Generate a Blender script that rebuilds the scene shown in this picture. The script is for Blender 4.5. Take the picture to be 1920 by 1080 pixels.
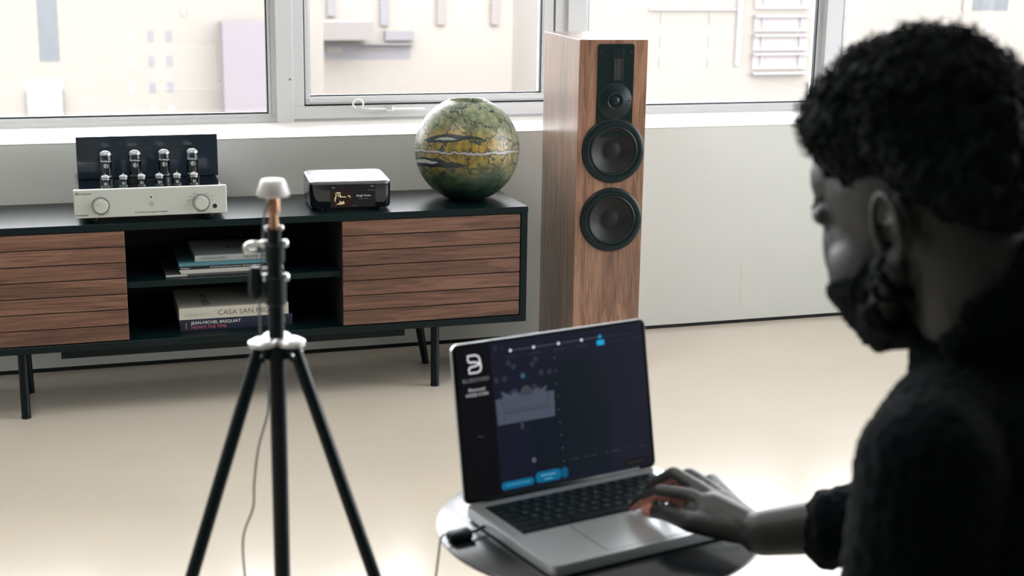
import bpy, bmesh, math, random
from mathutils import Vector, Matrix, noise

random.seed(7)
PI = math.pi
R = math.radians
for o in list(bpy.data.objects):
    bpy.data.objects.remove(o, do_unlink=True)
C = bpy.context.scene.collection
S = bpy.context.scene

# ------------------------------------------------------------------ camera
FW = Vector((0.297848, 0.925364, -0.234496))
RT = Vector((0.952893, -0.302941, 0.014873))
UP = Vector((0.057276, 0.227879, 0.972003))
CAMLOC = Vector((0, 0, 1.2317))
cd = bpy.data.cameras.new('camera')
cam = bpy.data.objects.new('camera', cd)
C.objects.link(cam)
m = Matrix((RT, UP, -FW)).transposed().to_4x4()
m.translation = CAMLOC
cam.matrix_world = m
cd.sensor_width = 36
cd.lens = 36 * 2697 / 1920
cd.dof.use_dof = True
cd.dof.focus_distance = 3.85
cd.dof.aperture_fstop = 5.8
cd.clip_end = 600
S.camera = cam

# ------------------------------------------------------------------ world and light
w = bpy.data.worlds.new('world')
S.world = w
w.use_nodes = True
bg = w.node_tree.nodes['Background']
bg.inputs[0].default_value = (0.96, 0.97, 1.0, 1)
bg.inputs[1].default_value = 12.0
S.view_settings.view_transform = 'Standard'
S.view_settings.look = 'None'
S.view_settings.exposure = 0.0
S.view_settings.gamma = 1.0
try:
    S.view_settings.use_curve_mapping = False
except Exception:
    pass


def portal(name, loc, rot, sx, sy):
    l = bpy.data.lights.new(name, 'AREA')
    l.shape = 'RECTANGLE'
    l.size = sx
    l.size_y = sy
    l.cycles.is_portal = True
    o = bpy.data.objects.new(name, l)
    C.objects.link(o)
    o.location = loc
    o.rotation_euler = rot


portal('window_portal', (0.9, 4.75, 1.6), (R(-90), 0, 0), 7.0, 1.9)
portal('window_portal_right', (4.35, 2.55, 1.5), (R(90), 0, R(90)), 3.9, 2.3)


# added unseen fill lamp for left wall and floor (its panel is built below)
lp = bpy.data.lights.new('added_ceiling_fill', 'AREA')
lp.shape = 'RECTANGLE'
lp.size = 1.2
lp.size_y = 1.2
lp.energy = 36
lp.color = (1.0, 0.97, 0.92)
lo_ = bpy.data.objects.new('added_ceiling_fill', lp)
C.objects.link(lo_)
lo_.location = (-0.35, 2.35, 2.84)


# ------------------------------------------------------------------ helpers
def lin(c):
    return tuple((x / 12.92 if x <= 0.04045 else ((x + 0.055) / 1.055) ** 2.4) for x in c)


def rgb(r, g, b):
    return (*lin((r / 255, g / 255, b / 255)), 1)


def newmat(name):
    mt = bpy.data.materials.new(name)
    mt.use_nodes = True
    nt = mt.node_tree
    return mt, nt, nt.nodes['Principled BSDF']


def N(nt, typ, **kw):
    n = nt.nodes.new(typ)
    for k, v in kw.items():
        setattr(n, k, v)
    return n


def setin(nt, sock, v):
    if hasattr(v, 'links') or isinstance(v, bpy.types.NodeSocket):
        nt.links.new(v, sock)
    else:
        sock.default_value = v


def mth(nt, op, a, b=None, c=None, clamp=False):
    n = N(nt, 'ShaderNodeMath', operation=op)
    n.use_clamp = clamp
    setin(nt, n.inputs[0], a)
    if b is not None:
        setin(nt, n.inputs[1], b)
    if c is not None:
        setin(nt, n.inputs[2], c)
    return n.outputs[0]


def mixc(nt, f, a, b, blend='MIX'):
    n = N(nt, 'ShaderNodeMix', data_type='RGBA')
    n.blend_type = blend
    setin(nt, n.inputs[0], f)
    setin(nt, n.inputs[6], a)
    setin(nt, n.inputs[7], b)
    return n.outputs[2]


def ramp(nt, f, stops):
    n = N(nt, 'ShaderNodeValToRGB')
    setin(nt, n.inputs[0], f)
    e = n.color_ramp.elements
    while len(e) < len(stops):
        e.new(0.5)
    for el, (p, c) in zip(e, stops):
        el.position = p
        el.color = c
    return n.outputs[0]


def simple(name, col, rough=0.5, metal=0.0, bump=0.0, bscale=200, var=0.0, spec=0.5, coat=0.0, sheen=0.0):
    mt, nt, p = newmat(name)
    p.inputs['Roughness'].default_value = rough
    p.inputs['Metallic'].default_value = metal
    p.inputs['Specular IOR Level'].default_value = spec
    p.inputs['Coat Weight'].default_value = coat
    p.inputs['Sheen Weight'].default_value = sheen
    tc = N(nt, 'ShaderNodeTexCoord')
    nz = N(nt, 'ShaderNodeTexNoise')
    nz.inputs['Scale'].default_value = bscale
    nz.inputs['Detail'].default_value = 3
    nt.links.new(tc.outputs['Object'], nz.inputs['Vector'])
    v = var if var else 0.04
    dark = tuple(x * (1 - v) for x in col[:3]) + (1,)
    lite = tuple(min(1, x * (1 + v)) for x in col[:3]) + (1,)
    nt.links.new(mixc(nt, nz.outputs['Fac'], dark, lite), p.inputs['Base Color'])
    if bump:
        b = N(nt, 'ShaderNodeBump')
        b.inputs['Strength'].default_value = bump
        b.inputs['Distance'].default_value = 0.001
        nt.links.new(nz.outputs['Fac'], b.inputs['Height'])
        nt.links.new(b.outputs[0], p.inputs['Normal'])
    return mt


def emis(name, col, s=1.0, rough=0.25):
    mt, nt, p = newmat(name)
    p.inputs['Base Color'].default_value = (0.002, 0.002, 0.003, 1)
    p.inputs['Specular IOR Level'].default_value = 0.2
    p.inputs['Roughness'].default_value = rough
    p.inputs['Emission Color'].default_value = col
    p.inputs['Emission Strength'].default_value = s
    return mt


def wood(name, axis, tones, scale=1.0, rough=0.5):
    """walnut veneer, grain running along the given axis of the object"""
    mt, nt, p = newmat(name)
    tc = N(nt, 'ShaderNodeTexCoord')
    oi = N(nt, 'ShaderNodeObjectInfo')
    add = N(nt, 'ShaderNodeVectorMath', operation='MULTIPLY_ADD')
    nt.links.new(tc.outputs['Object'], add.inputs[0])
    add.inputs[1].default_value = (1, 1, 1)
    sc = N(nt, 'ShaderNodeVectorMath', operation='SCALE')
    sc.inputs[0].default_value = (7.3, 3.1, 5.7)
    nt.links.new(oi.outputs['Random'], sc.inputs['Scale'])
    nt.links.new(sc.outputs[0], add.inputs[2])
    mp = N(nt, 'ShaderNodeMapping')
    s = [9 * scale] * 3
    s[axis] = 0.9 * scale
    mp.inputs['Scale'].default_value = s
    nt.links.new(add.outputs[0], mp.inputs[0])
    n1 = N(nt, 'ShaderNodeTexNoise')
    n1.inputs['Scale'].default_value = 2.2
    n1.inputs['Detail'].default_value = 5
    n1.inputs['Distortion'].default_value = 0.8
    nt.links.new(mp.outputs[0], n1.inputs['Vector'])
    mp2 = N(nt, 'ShaderNodeMapping')
    s2 = [160 * scale] * 3
    s2[axis] = 5 * scale
    mp2.inputs['Scale'].default_value = s2
    nt.links.new(add.outputs[0], mp2.inputs[0])
    n2 = N(nt, 'ShaderNodeTexNoise')
    n2.inputs['Scale'].default_value = 1.5
    n2.inputs['Detail'].default_value = 4
    nt.links.new(mp2.outputs[0], n2.inputs['Vector'])
    # cathedral rings
    wv = mth(nt, 'SINE', mth(nt, 'MULTIPLY', n1.outputs['Fac'], 42.0))
    f = mth(nt, 'ADD', mth(nt, 'MULTIPLY', n1.outputs['Fac'], 0.75),
            mth(nt, 'ADD', mth(nt, 'MULTIPLY', n2.outputs['Fac'], 0.45), mth(nt, 'MULTIPLY', wv, 0.05)))
    f = mth(nt, 'SUBTRACT', f, 0.12)
    c = ramp(nt, f, [(0.25, tones[0]), (0.45, tones[1]), (0.62, tones[2])])
    pore = ramp(nt, n2.outputs['Fac'], [(0.34, (0.62, 0.58, 0.56, 1)), (0.46, (1, 1, 1, 1))])
    c = mixc(nt, 0.8, c, pore, 'MULTIPLY')
    nt.links.new(c, p.inputs['Base Color'])
    p.inputs['Roughness'].default_value = rough
    b = N(nt, 'ShaderNodeBump')
    b.inputs['Strength'].default_value = 0.15
    b.inputs['Distance'].default_value = 0.0006
    nt.links.new(n2.outputs['Fac'], b.inputs['Height'])
    nt.links.new(b.outputs[0], p.inputs['Normal'])
    return mt


def obj(name, bm, mat, parent=None, smooth=False, loc=None):
    me = bpy.data.meshes.new(name)
    if isinstance(bm, bpy.types.Mesh):
        me = bm
    else:
        bmesh.ops.recalc_face_normals(bm, faces=bm.faces[:]) if smooth != 'raw' else None
        bm.to_mesh(me)
        bm.free()
    if mat is not None:
        me.materials.clear()
        for mm in (mat if isinstance(mat, (list, tuple)) else [mat]):
            me.materials.append(mm)
    if smooth:
        for f in me.polygons:
            f.use_smooth = True
    o = bpy.data.objects.new(name, me)
    C.objects.link(o)
    if parent:
        o.parent = parent
    if loc:
        o.location = loc
    if smooth is True:
        pass
    return o


def autosmooth(o, ang=35):
    me = o.data
    for f in me.polygons:
        f.use_smooth = True
    bm = bmesh.new()
    bm.from_mesh(me)
    a = R(ang)
    for e in bm.edges:
        if len(e.link_faces) == 2 and e.calc_face_angle(0) > a:
            e.smooth = False
    bm.to_mesh(me)
    bm.free()
    return o


def empty(name, loc=(0, 0, 0), rz=0.0):
    o = bpy.data.objects.new(name, None)
    o.empty_display_size = 0.05
    C.objects.link(o)
    o.location = loc
    o.rotation_euler = (0, 0, rz)
    return o


def tag(o, label=None, cat=None, group=None, kind=None):
    if label:
        o['label'] = label
    if cat:
        o['category'] = cat
    if group:
        o['group'] = group
    if kind:
        o['kind'] = kind
    return o


def bx(bm, x0, x1, y0, y1, z0, z1, bev=0.0, seg=2, mat=0):
    vs = [bm.verts.new((x, y, z)) for x in (x0, x1) for y in (y0, y1) for z in (z0, z1)]
    q = [(0, 1, 3, 2), (4, 6, 7, 5), (0, 4, 5, 1), (2, 3, 7, 6), (0, 2, 6, 4), (1, 5, 7, 3)]
    fs = [bm.faces.new([vs[i] for i in f]) for f in q]
    for f in fs:
        f.material_index = mat
    if bev > 0:
        es = list({e for f in fs for e in f.edges})
        bmesh.ops.bevel(bm, geom=es, offset=bev, segments=seg, affect='EDGES', profile=0.5)
    return bm


def box(x0, x1, y0, y1, z0, z1, bev=0.0, seg=2):
    return bx(bmesh.new(), x0, x1, y0, y1, z0, z1, bev, seg)


def cyl(bm, p0, p1, r0, r1=None, n=20, caps=True, mat=0):
    p0 = Vector(p0)
    p1 = Vector(p1)
    r1 = r0 if r1 is None else r1
    d = (p1 - p0).normalized()
    a = d.orthogonal().normalized()
    b = d.cross(a)
    v0 = [bm.verts.new(p0 + (a * math.cos(2 * PI * i / n) + b * math.sin(2 * PI * i / n)) * r0) for i in range(n)]
    v1 = [bm.verts.new(p1 + (a * math.cos(2 * PI * i / n) + b * math.sin(2 * PI * i / n)) * r1) for i in range(n)]
    for i in range(n):
        f = bm.faces.new((v0[i], v0[(i + 1) % n], v1[(i + 1) % n], v1[i]))
        f.material_index = mat
    if caps:
        bm.faces.new(v0[::-1]).material_index = mat
        bm.faces.new(v1).material_index = mat
    return bm


def lathe(bm, prof, n=32, axis='Z', loc=(0, 0, 0), mat=0):
    """prof: (r, h) pairs; closed to the axis when r == 0"""
    loc = Vector(loc)

    def P(r, h, t):
        c, s = math.cos(t), math.sin(t)
        if axis == 'Z':
            return loc + Vector((r * c, r * s, h))
        if axis == 'Y':   # outwards towards -Y
            return loc + Vector((r * c, -h, r * s))
        return loc + Vector((h, r * c, r * s))
    rings = []
    for r, h in prof:
        if r < 1e-7:
            rings.append([bm.verts.new(P(0, h, 0))])
        else:
            rings.append([bm.verts.new(P(r, h, 2 * PI * i / n)) for i in range(n)])
    for a, b in zip(rings, rings[1:]):
        for i in range(n):
            j = (i + 1) % n
            if len(a) == 1 and len(b) == 1:
                continue
            if len(a) == 1:
                f = bm.faces.new((a[0], b[j], b[i]))
            elif len(b) == 1:
                f = bm.faces.new((a[i], a[j], b[0]))
            else:
                f = bm.faces.new((a[i], a[j], b[j], b[i]))
            f.material_index = mat
    return bm


def tube(bm, pts, r, n=10, caps=True, mat=0):
    pts = [Vector(p) for p in pts]
    rs = r if isinstance(r, (list, tuple)) else [r] * len(pts)
    prev = None
    rings = []
    for i, p in enumerate(pts):
        t = (pts[min(i + 1, len(pts) - 1)] - pts[max(i - 1, 0)]).normalized()
        if prev is None:
            a = t.orthogonal().normalized()
        else:
            a = (prev - t * prev.dot(t)).normalized()
        prev = a
        b = t.cross(a)
        rings.append([bm.verts.new(p + (a * math.cos(2 * PI * k / n) + b * math.sin(2 * PI * k / n)) * rs[i]) for k in range(n)])
    for a, b in zip(rings, rings[1:]):
        for k in range(n):
            bm.faces.new((a[k], a[(k + 1) % n], b[(k + 1) % n], b[k])).material_index = mat
    if caps:
        bm.faces.new(rings[0][::-1])
        bm.faces.new(rings[-1])
    return bm


def spline(pts, n=8):
    pts = [Vector(p) for p in pts]
    out = []
    for i in range(len(pts) - 1):
        p0 = pts[max(i - 1, 0)]
        p1, p2 = pts[i], pts[i + 1]
        p3 = pts[min(i + 2, len(pts) - 1)]
        for k in range(n):
            t = k / n
            out.append(0.5 * ((2 * p1) + (p2 - p0) * t + (2 * p0 - 5 * p1 + 4 * p2 - p3) * t * t + (3 * p1 - p0 - 3 * p2 + p3) * t ** 3))
    out.append(pts[-1])
    return out


def prism(bm, pts, y0, y1, mat=0):
    """polygon in the XZ plane, extruded along Y"""
    a = [bm.verts.new((x, y0, z)) for x, z in pts]
    b = [bm.verts.new((x, y1, z)) for x, z in pts]
    n = len(pts)
    bm.faces.new(a).material_index = mat
    bm.faces.new(b[::-1]).material_index = mat
    for i in range(n):
        bm.faces.new((a[i], b[i], b[(i + 1) % n], a[(i + 1) % n])).material_index = mat
    return bm


def rrect(x0, x1, z0, z1, r, n=5):
    out = []
    for cx, cz, a0 in ((x1 - r, z1 - r, 0), (x0 + r, z1 - r, 90), (x0 + r, z0 + r, 180), (x1 - r, z0 + r, 270)):
        for i in range(n + 1):
            t = R(a0 + 90 * i / n)
            out.append((cx + r * math.cos(t), cz + r * math.sin(t)))
    return out


def text(name, s, size, mat, parent, M, align='LEFT', depth=0.0001, bold=0.0, spacing=1.0, width=None):
    """flat lettering; M places the text plane (x right, y up, z out of the surface)"""
    cu = bpy.data.curves.new(name, 'FONT')
    cu.body = s
    cu.size = size
    cu.align_x = align
    cu.extrude = depth
    cu.offset = bold
    cu.space_character = spacing
    cu.resolution_u = 3
    t = bpy.data.objects.new(name, cu)
    C.objects.link(t)
    bpy.context.view_layer.update()
    me = bpy.data.meshes.new_from_object(t.evaluated_get(bpy.context.evaluated_depsgraph_get()))
    bpy.data.objects.remove(t, do_unlink=True)
    if width:
        xs = [v.co.x for v in me.vertices]
        k = width / (max(xs) - min(xs))
        for v in me.vertices:
            v.co.x *= k
    me.transform(M)
    me.materials.clear()
    me.materials.append(mat)
    me.name = name
    o = bpy.data.objects.new(name, me)
    C.objects.link(o)
    o.parent = parent
    return o


def front_m(x, y, z):
    """text plane facing -Y, lower left corner at x, y, z"""
    return Matrix.Translation((x, y, z)) @ Matrix.Rotation(R(90), 4, 'X')


# ------------------------------------------------------------------ materials
M = {}
M['wall'] = simple('wall_paint', (0.66, 0.68, 0.655, 1), 0.6, bump=0.05, bscale=60, var=0.02)
M['frame'] = simple('window_frame_paint', (0.60, 0.61, 0.62, 1), 0.4, var=0.015)
M['sill'] = simple('sill_paint', (0.86, 0.84, 0.80, 1), 0.5, var=0.01)
M['gasket'] = simple('window_gasket', (0.02, 0.03, 0.035, 1), 0.5)
M['ceiling'] = simple('ceiling_paint', (0.8, 0.8, 0.8, 1), 0.9)
M['dimwall'] = simple('dim_wall_paint', (0.05, 0.055, 0.06, 1), 0.9)
M['gap'] = simple('shadow_gap', (0.006, 0.009, 0.009, 1), 0.7)
M['satin'] = simple('satin_black_lacquer', (0.0012, 0.0085, 0.0095, 1), 0.34, bump=0.12, bscale=900, spec=0.22)
M['interior'] = simple('cabinet_interior', (0.0012, 0.0016, 0.0025, 1), 0.7)
M['black'] = simple('black_metal', (0.0012, 0.006, 0.008, 1), 0.38, spec=0.2)
M['matteblack'] = simple('matte_black_plastic', (0.002, 0.010, 0.012, 1), 0.5, spec=0.2)
M['gloss'] = simple('gloss_black', (0.003, 0.005, 0.009, 1), 0.08, coat=0.3)
M['chassis'] = simple('dark_blue_chassis', (0.006, 0.009, 0.014, 1), 0.12, coat=0.5)
M['alu'] = simple('silver_aluminium', (0.50, 0.53, 0.49, 1), 0.38, metal=0.35, bump=0.02, bscale=500)
M['chrome'] = simple('chrome', (0.75, 0.77, 0.78, 1), 0.18, metal=1.0)
M['ink'] = simple('black_ink', (0.012, 0.014, 0.016, 1), 0.5)
M['white'] = simple('white_paint', (0.8, 0.8, 0.78, 1), 0.4)
M['brass'] = simple('copper_fitting', (0.42, 0.23, 0.13, 1), 0.4, metal=0.4)
M['cable'] = simple('grey_cable', (0.07, 0.085, 0.08, 1), 0.6)
M['spacegrey'] = simple('grey_aluminium', (0.46, 0.49, 0.50, 1), 0.38, metal=0.8)
M['key'] = simple('keycap_black', (0.002, 0.006, 0.008, 1), 0.5, spec=0.15)
M['legend'] = simple('key_legend', (0.12, 0.17, 0.17, 1), 0.5)
WT = [rgb(62, 40, 28), rgb(104, 70, 50), rgb(140, 98, 72)]
M['doorwood'] = wood('walnut_planks', 0, [rgb(68, 47, 38), rgb(96, 67, 53), rgb(119, 86, 69)], 1.0, 0.5)
M['spkwood'] = wood('walnut_veneer', 2, [rgb(94, 66, 52), rgb(128, 93, 73), rgb(153, 115, 92)], 1.25, 0.36)


def glass_pane(name, dirt=0.04, tint=(1, 1, 1, 1)):
    mt, nt, p = newmat(name)
    nt.nodes.remove(p)
    out = nt.nodes['Material Output']
    tr = N(nt, 'ShaderNodeBsdfTransparent')
    tr.inputs[0].default_value = tint
    gl = N(nt, 'ShaderNodeBsdfGlossy')
    gl.inputs['Roughness'].default_value = 0.02
    fr = N(nt, 'ShaderNodeFresnel')
    fr.inputs[0].default_value = 1.45
    mx = N(nt, 'ShaderNodeMixShader')
    nt.links.new(fr.outputs[0], mx.inputs[0])
    nt.links.new(tr.outputs[0], mx.inputs[1])
    nt.links.new(gl.outputs[0], mx.inputs[2])
    last = mx.outputs[0]
    if dirt > 0:
        tc = N(nt, 'ShaderNodeTexCoord')
        mp = N(nt, 'ShaderNodeMapping')
        mp.inputs['Scale'].default_value = (40, 40, 6)
        nt.links.new(tc.outputs['Object'], mp.inputs[0])
        nz = N(nt, 'ShaderNodeTexNoise')
        nz.inputs['Scale'].default_value = 6
        nz.inputs['Detail'].default_value = 6
        nt.links.new(mp.outputs[0], nz.inputs[0])
        f = ramp(nt, nz.outputs['Fac'], [(0.55, (0, 0, 0, 1)), (0.8, (dirt * 5,) * 3 + (1,))])
        df = N(nt, 'ShaderNodeBsdfTranslucent')
        df.inputs[0].default_value = (0.9, 0.9, 0.9, 1)
        m2 = N(nt, 'ShaderNodeMixShader')
        nt.links.new(f, m2.inputs[0])
        nt.links.new(last, m2.inputs[1])
        nt.links.new(df.outputs[0], m2.inputs[2])
        last = m2.outputs[0]
    nt.links.new(last, out.inputs[0])
    return mt


M['pane'] = glass_pane('window_glass', 0.003)
M['tubeglass'] = glass_pane('tube_glass', 0.0, (0.86, 0.9, 0.92, 1))


def floor_mat():
    mt, nt, p = newmat('poured_beige_floor')
    tc = N(nt, 'ShaderNodeTexCoord')
    nz = N(nt, 'ShaderNodeTexNoise')
    nz.inputs['Scale'].default_value = 0.9
    nz.inputs['Detail'].default_value = 4
    nt.links.new(tc.outputs['Object'], nz.inputs[0])
    c = ramp(nt, nz.outputs['Fac'], [(0.3, (0.53, 0.475, 0.385, 1)), (0.7, (0.61, 0.555, 0.475, 1))])
    nt.links.new(c, p.inputs['Base Color'])
    n2 = N(nt, 'ShaderNodeTexNoise')
    n2.inputs['Scale'].default_value = 4
    n2.inputs['Detail'].default_value = 2
    nt.links.new(tc.outputs['Object'], n2.inputs[0])
    r = mth(nt, 'MULTIPLY_ADD', n2.outputs['Fac'], 0.02, 0.19)
    nt.links.new(r, p.inputs['Roughness'])
    p.inputs['Specular IOR Level'].default_value = 0.65
    b = N(nt, 'ShaderNodeBump')
    b.inputs['Strength'].default_value = 0.02
    b.inputs['Distance'].default_value = 0.003
    nt.links.new(n2.outputs['Fac'], b.inputs['Height'])
    nt.links.new(b.outputs[0], p.inputs['Normal'])
    return mt


def wall_mat():
    """painted parapet with a faint yellow drip mark low on its right half"""
    mt, nt, p = newmat('parapet_paint')
    tc = N(nt, 'ShaderNodeTexCoord')
    sp = N(nt, 'ShaderNodeSeparateXYZ')
    nt.links.new(tc.outputs['Object'], sp.inputs[0])
    nz = N(nt, 'ShaderNodeTexNoise')
    nz.inputs['Scale'].default_value = 5
    nt.links.new(tc.outputs['Object'], nz.inputs[0])
    base = mixc(nt, nz.outputs['Fac'], (0.62, 0.65, 0.615, 1), (0.67, 0.69, 0.66, 1))
    dx = mth(nt, 'ABSOLUTE', mth(nt, 'SUBTRACT', sp.outputs[0], 2.148))
    fx = mth(nt, 'LESS_THAN', dx, 0.0022)
    fz = mth(nt, 'MULTIPLY', mth(nt, 'GREATER_THAN', sp.outputs[2], 0.06), mth(nt, 'LESS_THAN', sp.outputs[2], 0.2))
    base = mixc(nt, mth(nt, 'MULTIPLY', mth(nt, 'MULTIPLY', fx, fz), 0.4), base, (0.60, 0.46, 0.28, 1))
    nt.links.new(base, p.inputs['Base Color'])
    p.inputs['Roughness'].default_value = 0.55
    return mt


M['spkwood'].node_tree.nodes['Principled BSDF'].inputs['Coat Weight'].default_value = 0.9
M['spkwood'].node_tree.nodes['Principled BSDF'].inputs['Coat Roughness'].default_value = 0.22
# ------------------------------------------------------------------ room
XL, XR, YB, YF, ZC = -2.4, 4.2, -3.6, 4.64, 2.9
PY = 4.197            # parapet front
tag(obj('floor', box(XL - .2, XR + .2, YB - .2, YF + .1, -0.12, 0.0), floor_mat()), kind='structure')
tag(obj('ceiling', box(XL - .2, XR + .2, YB - .2, YF + .1, ZC, ZC + .12), M['ceiling']), kind='structure')
bm = bmesh.new()
bx(bm, XL, XR, PY, YF, 0.013, 0.6605)
bx(bm, XL, XR, 4.60, YF + .06, 2.55, ZC)
tag(obj('wall_front', bm, wall_mat()), kind='structure')
tag(obj('trim_1', box(XL, XR, PY - .0005, YF - .085, 0.661, 0.664, 0.0008, 1), M['sill']), kind='structure')
tag(obj('shadow_gap_front', box(XL, XR, PY + .006, YF, 0.0, 0.013), M['gap']), kind='structure')  # near-black strip stands in for the shaded gap under the wall
tag(obj('wall_left', box(XL - .12, XL, YB, YF, 0, ZC), simple('left_wall_paint', (0.42, 0.43, 0.42, 1), 0.8)), kind='structure')
tag(obj('wall_back', box(XL, XR, YB - .12, YB, 0, ZC), M['dimwall']), kind='structure')
bm = bmesh.new()
RW0, RW1 = 0.6, 4.5
bx(bm, XR, XR + .12, YB, RW0, 0, ZC)
bx(bm, XR, XR + .12, RW1, YF, 0, ZC)
bx(bm, XR, XR + .12, RW0, RW1, 0, 0.35)
bx(bm, XR, XR + .12, RW0, RW1, 2.65, ZC)
tag(obj('wall_right', bm, M['wall']), kind='structure')

WZ0, WZ1 = 0.664, 2.55
FY = 4.56


def fixed_window(name, xa, xb, gl, gr, gz, open_l=0.012):
    """outer frame xa..xb, glass gl..gr from gz up"""
    top = WZ1 - .03
    fr = bmesh.new()
    bx(fr, xa, xb, FY - .012, FY + .05, WZ0, gz - .0165, .0012, 1)      # bottom plinth
    bx(fr, xa, gl - .012, FY - .004, FY + .05, gz - .018, top, .001, 1)
    bx(fr, gr + .012, xb, FY - .004, FY + .05, gz - .018, top, .001, 1)
    bx(fr, xa, xb, FY - .004, FY + .05, top, WZ1, .001, 1)
    w_ = tag(obj(name, fr, M['frame']), kind='structure')
    for nm, a in (('bead', (gl - .012, gr + .012, gz - .0175, gz - .005)), ('bead', (gl - .012, gl - .004, gz - .005, top)),
                  ('bead', (gr + .004, gr + .012, gz - .005, top))):
        obj(nm, box(a[0], a[1], FY - .008, FY + .02, a[2], a[3], .002, 2), M['frame'], w_)
    g = bmesh.new()
    bx(g, gl - .005, gr + .005, FY - .001, FY + .016, gz - .005, gz)
    bx(g, gl - .005, gl, FY - .001, FY + .016, gz, top)
    bx(g, gr, gr + .005, FY - .001, FY + .016, gz, top)
    obj('gasket', g, M['gasket'], w_)
    obj('pane', box(gl - .004, gr + .004, FY + .008, FY + .012, gz - .004, top + .01), M['pane'], w_)
    return w_


fixed_window('window_1', XL, 0.676, XL + .06, 0.648, 0.696)
fixed_window('window_3', 1.703, 2.60, 1.722, 2.575, 0.6965)
fixed_window('window_4', 2.66, XR, 2.69, XR - .06, 0.6965)
# casement in the middle, opening sash proud of its frame
fr = bmesh.new()
bx(fr, 0.727, 1.64, FY - .012, FY + .05, WZ0, 0.673, .001, 1)
bx(fr, 0.727, 1.64, FY - .02, FY + .05, 0.673, 0.713, .0015, 1)
bx(fr, 0.727, 0.763, FY - .02, FY + .05, 0.713, WZ1, .0015, 1)
bx(fr, 1.598, 1.64, FY - .02, FY + .05, 0.713, WZ1, .0015, 1)
bx(fr, 0.727, 1.64, FY - .02, FY + .05, WZ1 - .03, WZ1, .0015, 1)
w2 = tag(obj('window_2', fr, M['frame']), kind='structure')
GL, GR, GZ = 0.787, 1.553, 0.747
sa = bmesh.new()
bx(sa, 0.767, 1.594, FY - .016, FY + .045, 0.718, GZ - .005, .003, 2)
bx(sa, 0.767, GL - .004, FY - .016, FY + .045, GZ - .007, WZ1 - .034, .003, 2)
bx(sa, GR + .004, 1.594, FY - .016, FY + .045, GZ - .007, WZ1 - .034, .003, 2)
bx(sa, 0.767, 1.594, FY - .016, FY + .045, WZ1 - .055, WZ1 - .032, .003, 2)
obj('sash', sa, M['frame'], w2)
obj('bead', box(0.776, 1.585, FY - .024, FY - .012, 0.724, 0.738, .002, 1), M['frame'], w2)
g = bmesh.new()
bx(g, GL - .006, GR + .006, FY - .001, FY + .016, GZ - .006, GZ - .001)
bx(g, GL - .006, GL - .001, FY - .001, FY + .016, GZ - .001, WZ1 - .05)
bx(g, GR + .001, GR + .006, FY - .001, FY + .016, GZ - .001, WZ1 - .05)
bx(g, 0.7635, 0.7665, FY + .0, FY + .04, 0.7135, WZ1 - .031)  # this and the next two: dark strips for the shadow line round the sash
bx(g, 1.5945, 1.5975, FY + .0, FY + .04, 0.7135, WZ1 - .031)
bx(g, 0.7665, 1.5945, FY + .0, FY + .04, 0.7135, 0.7175)
obj('gasket', g, M['gasket'], w2)
obj('pane', box(GL - .005, GR + .005, FY + .008, FY + .012, GZ - .005, WZ1 - .05), M['pane'], w2)
# casement stay with its ring handle
st = bmesh.new()
ring = [(0.931 + .0165 * math.cos(t), FY - .038, 0.7195 + .0145 * math.sin(t)) for t in [R(-60 + 300 * i / 20) for i in range(21)]]
tube(st, ring, .0035, 8)
tube(st, [(0.938, FY - .038, 0.706), (0.975, FY - .038, 0.7035), (1.15, FY - .036, 0.7012)], .0036, 8)
obj('stay', st, M['white'], w2, True)
st = bmesh.new()
bx(st, 1.022, 1.045, FY - .042, FY - .02, 0.694, 0.711, .003, 2)
cyl(st, (1.033, FY - .046, 0.7025), (1.033, FY - .02, 0.7025), .006, n=12)
obj('stay_bracket', st, M['chrome'], w2)
bm = bmesh.new()
bx(bm, 0.675, 0.728, FY - .026, FY + .05, WZ0, WZ1, .0012, 1)
bx(bm, 1.639, 1.704, FY - .03, FY + .05, WZ0, WZ1, .0012, 1)
bx(bm, 2.599, 2.661, FY - .03, FY + .05, WZ0, WZ1, .0012, 1)
mull = tag(obj('trim_2', bm, M['frame']), kind='structure')
sc = bmesh.new()
lathe(sc, [(0, .004), (.003, .004), (.005, .001), (.006, 0), (0, 0)], 14, 'Y', (0.717, FY - .026, 0.80))
obj('screw', sc, M['chrome'], mull)
# window band in the right wall
fr = bmesh.new()
for yy in (RW0, 2.0, 3.2, RW1 - .05):
    bx(fr, XR + .03, XR + .09, yy, yy + .05, 0.35, 2.65)
bx(fr, XR + .03, XR + .09, RW0, RW1, 0.35, 0.4)
bx(fr, XR + .03, XR + .09, RW0, RW1, 2.6, 2.65)
w5 = tag(obj('window_5', fr, M['frame']), kind='structure')
obj('pane', box(XR + .05, XR + .055, RW0, RW1, 0.39, 2.61), M['pane'], w5)

cl = empty('added_fill_panel', (-0.35, 2.35, 2.9))  # invented fixture round the added fill lamp, out of view
tag(cl, 'square white panel of the added, unseen ceiling fill light in front of the sideboard', 'light')
fr = bmesh.new()
for a_ in ((-.64, -.61, -.64, .64), (.61, .64, -.64, .64), (-.61, .61, -.64, -.61), (-.61, .61, .61, .64)):
    bx(fr, a_[0], a_[1], a_[2], a_[3], -.06, 0)
obj('frame', fr, M['white'], cl)
obj('back_plate', box(-.61, .61, -.61, .61, -.02, 0), M['white'], cl)

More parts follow.
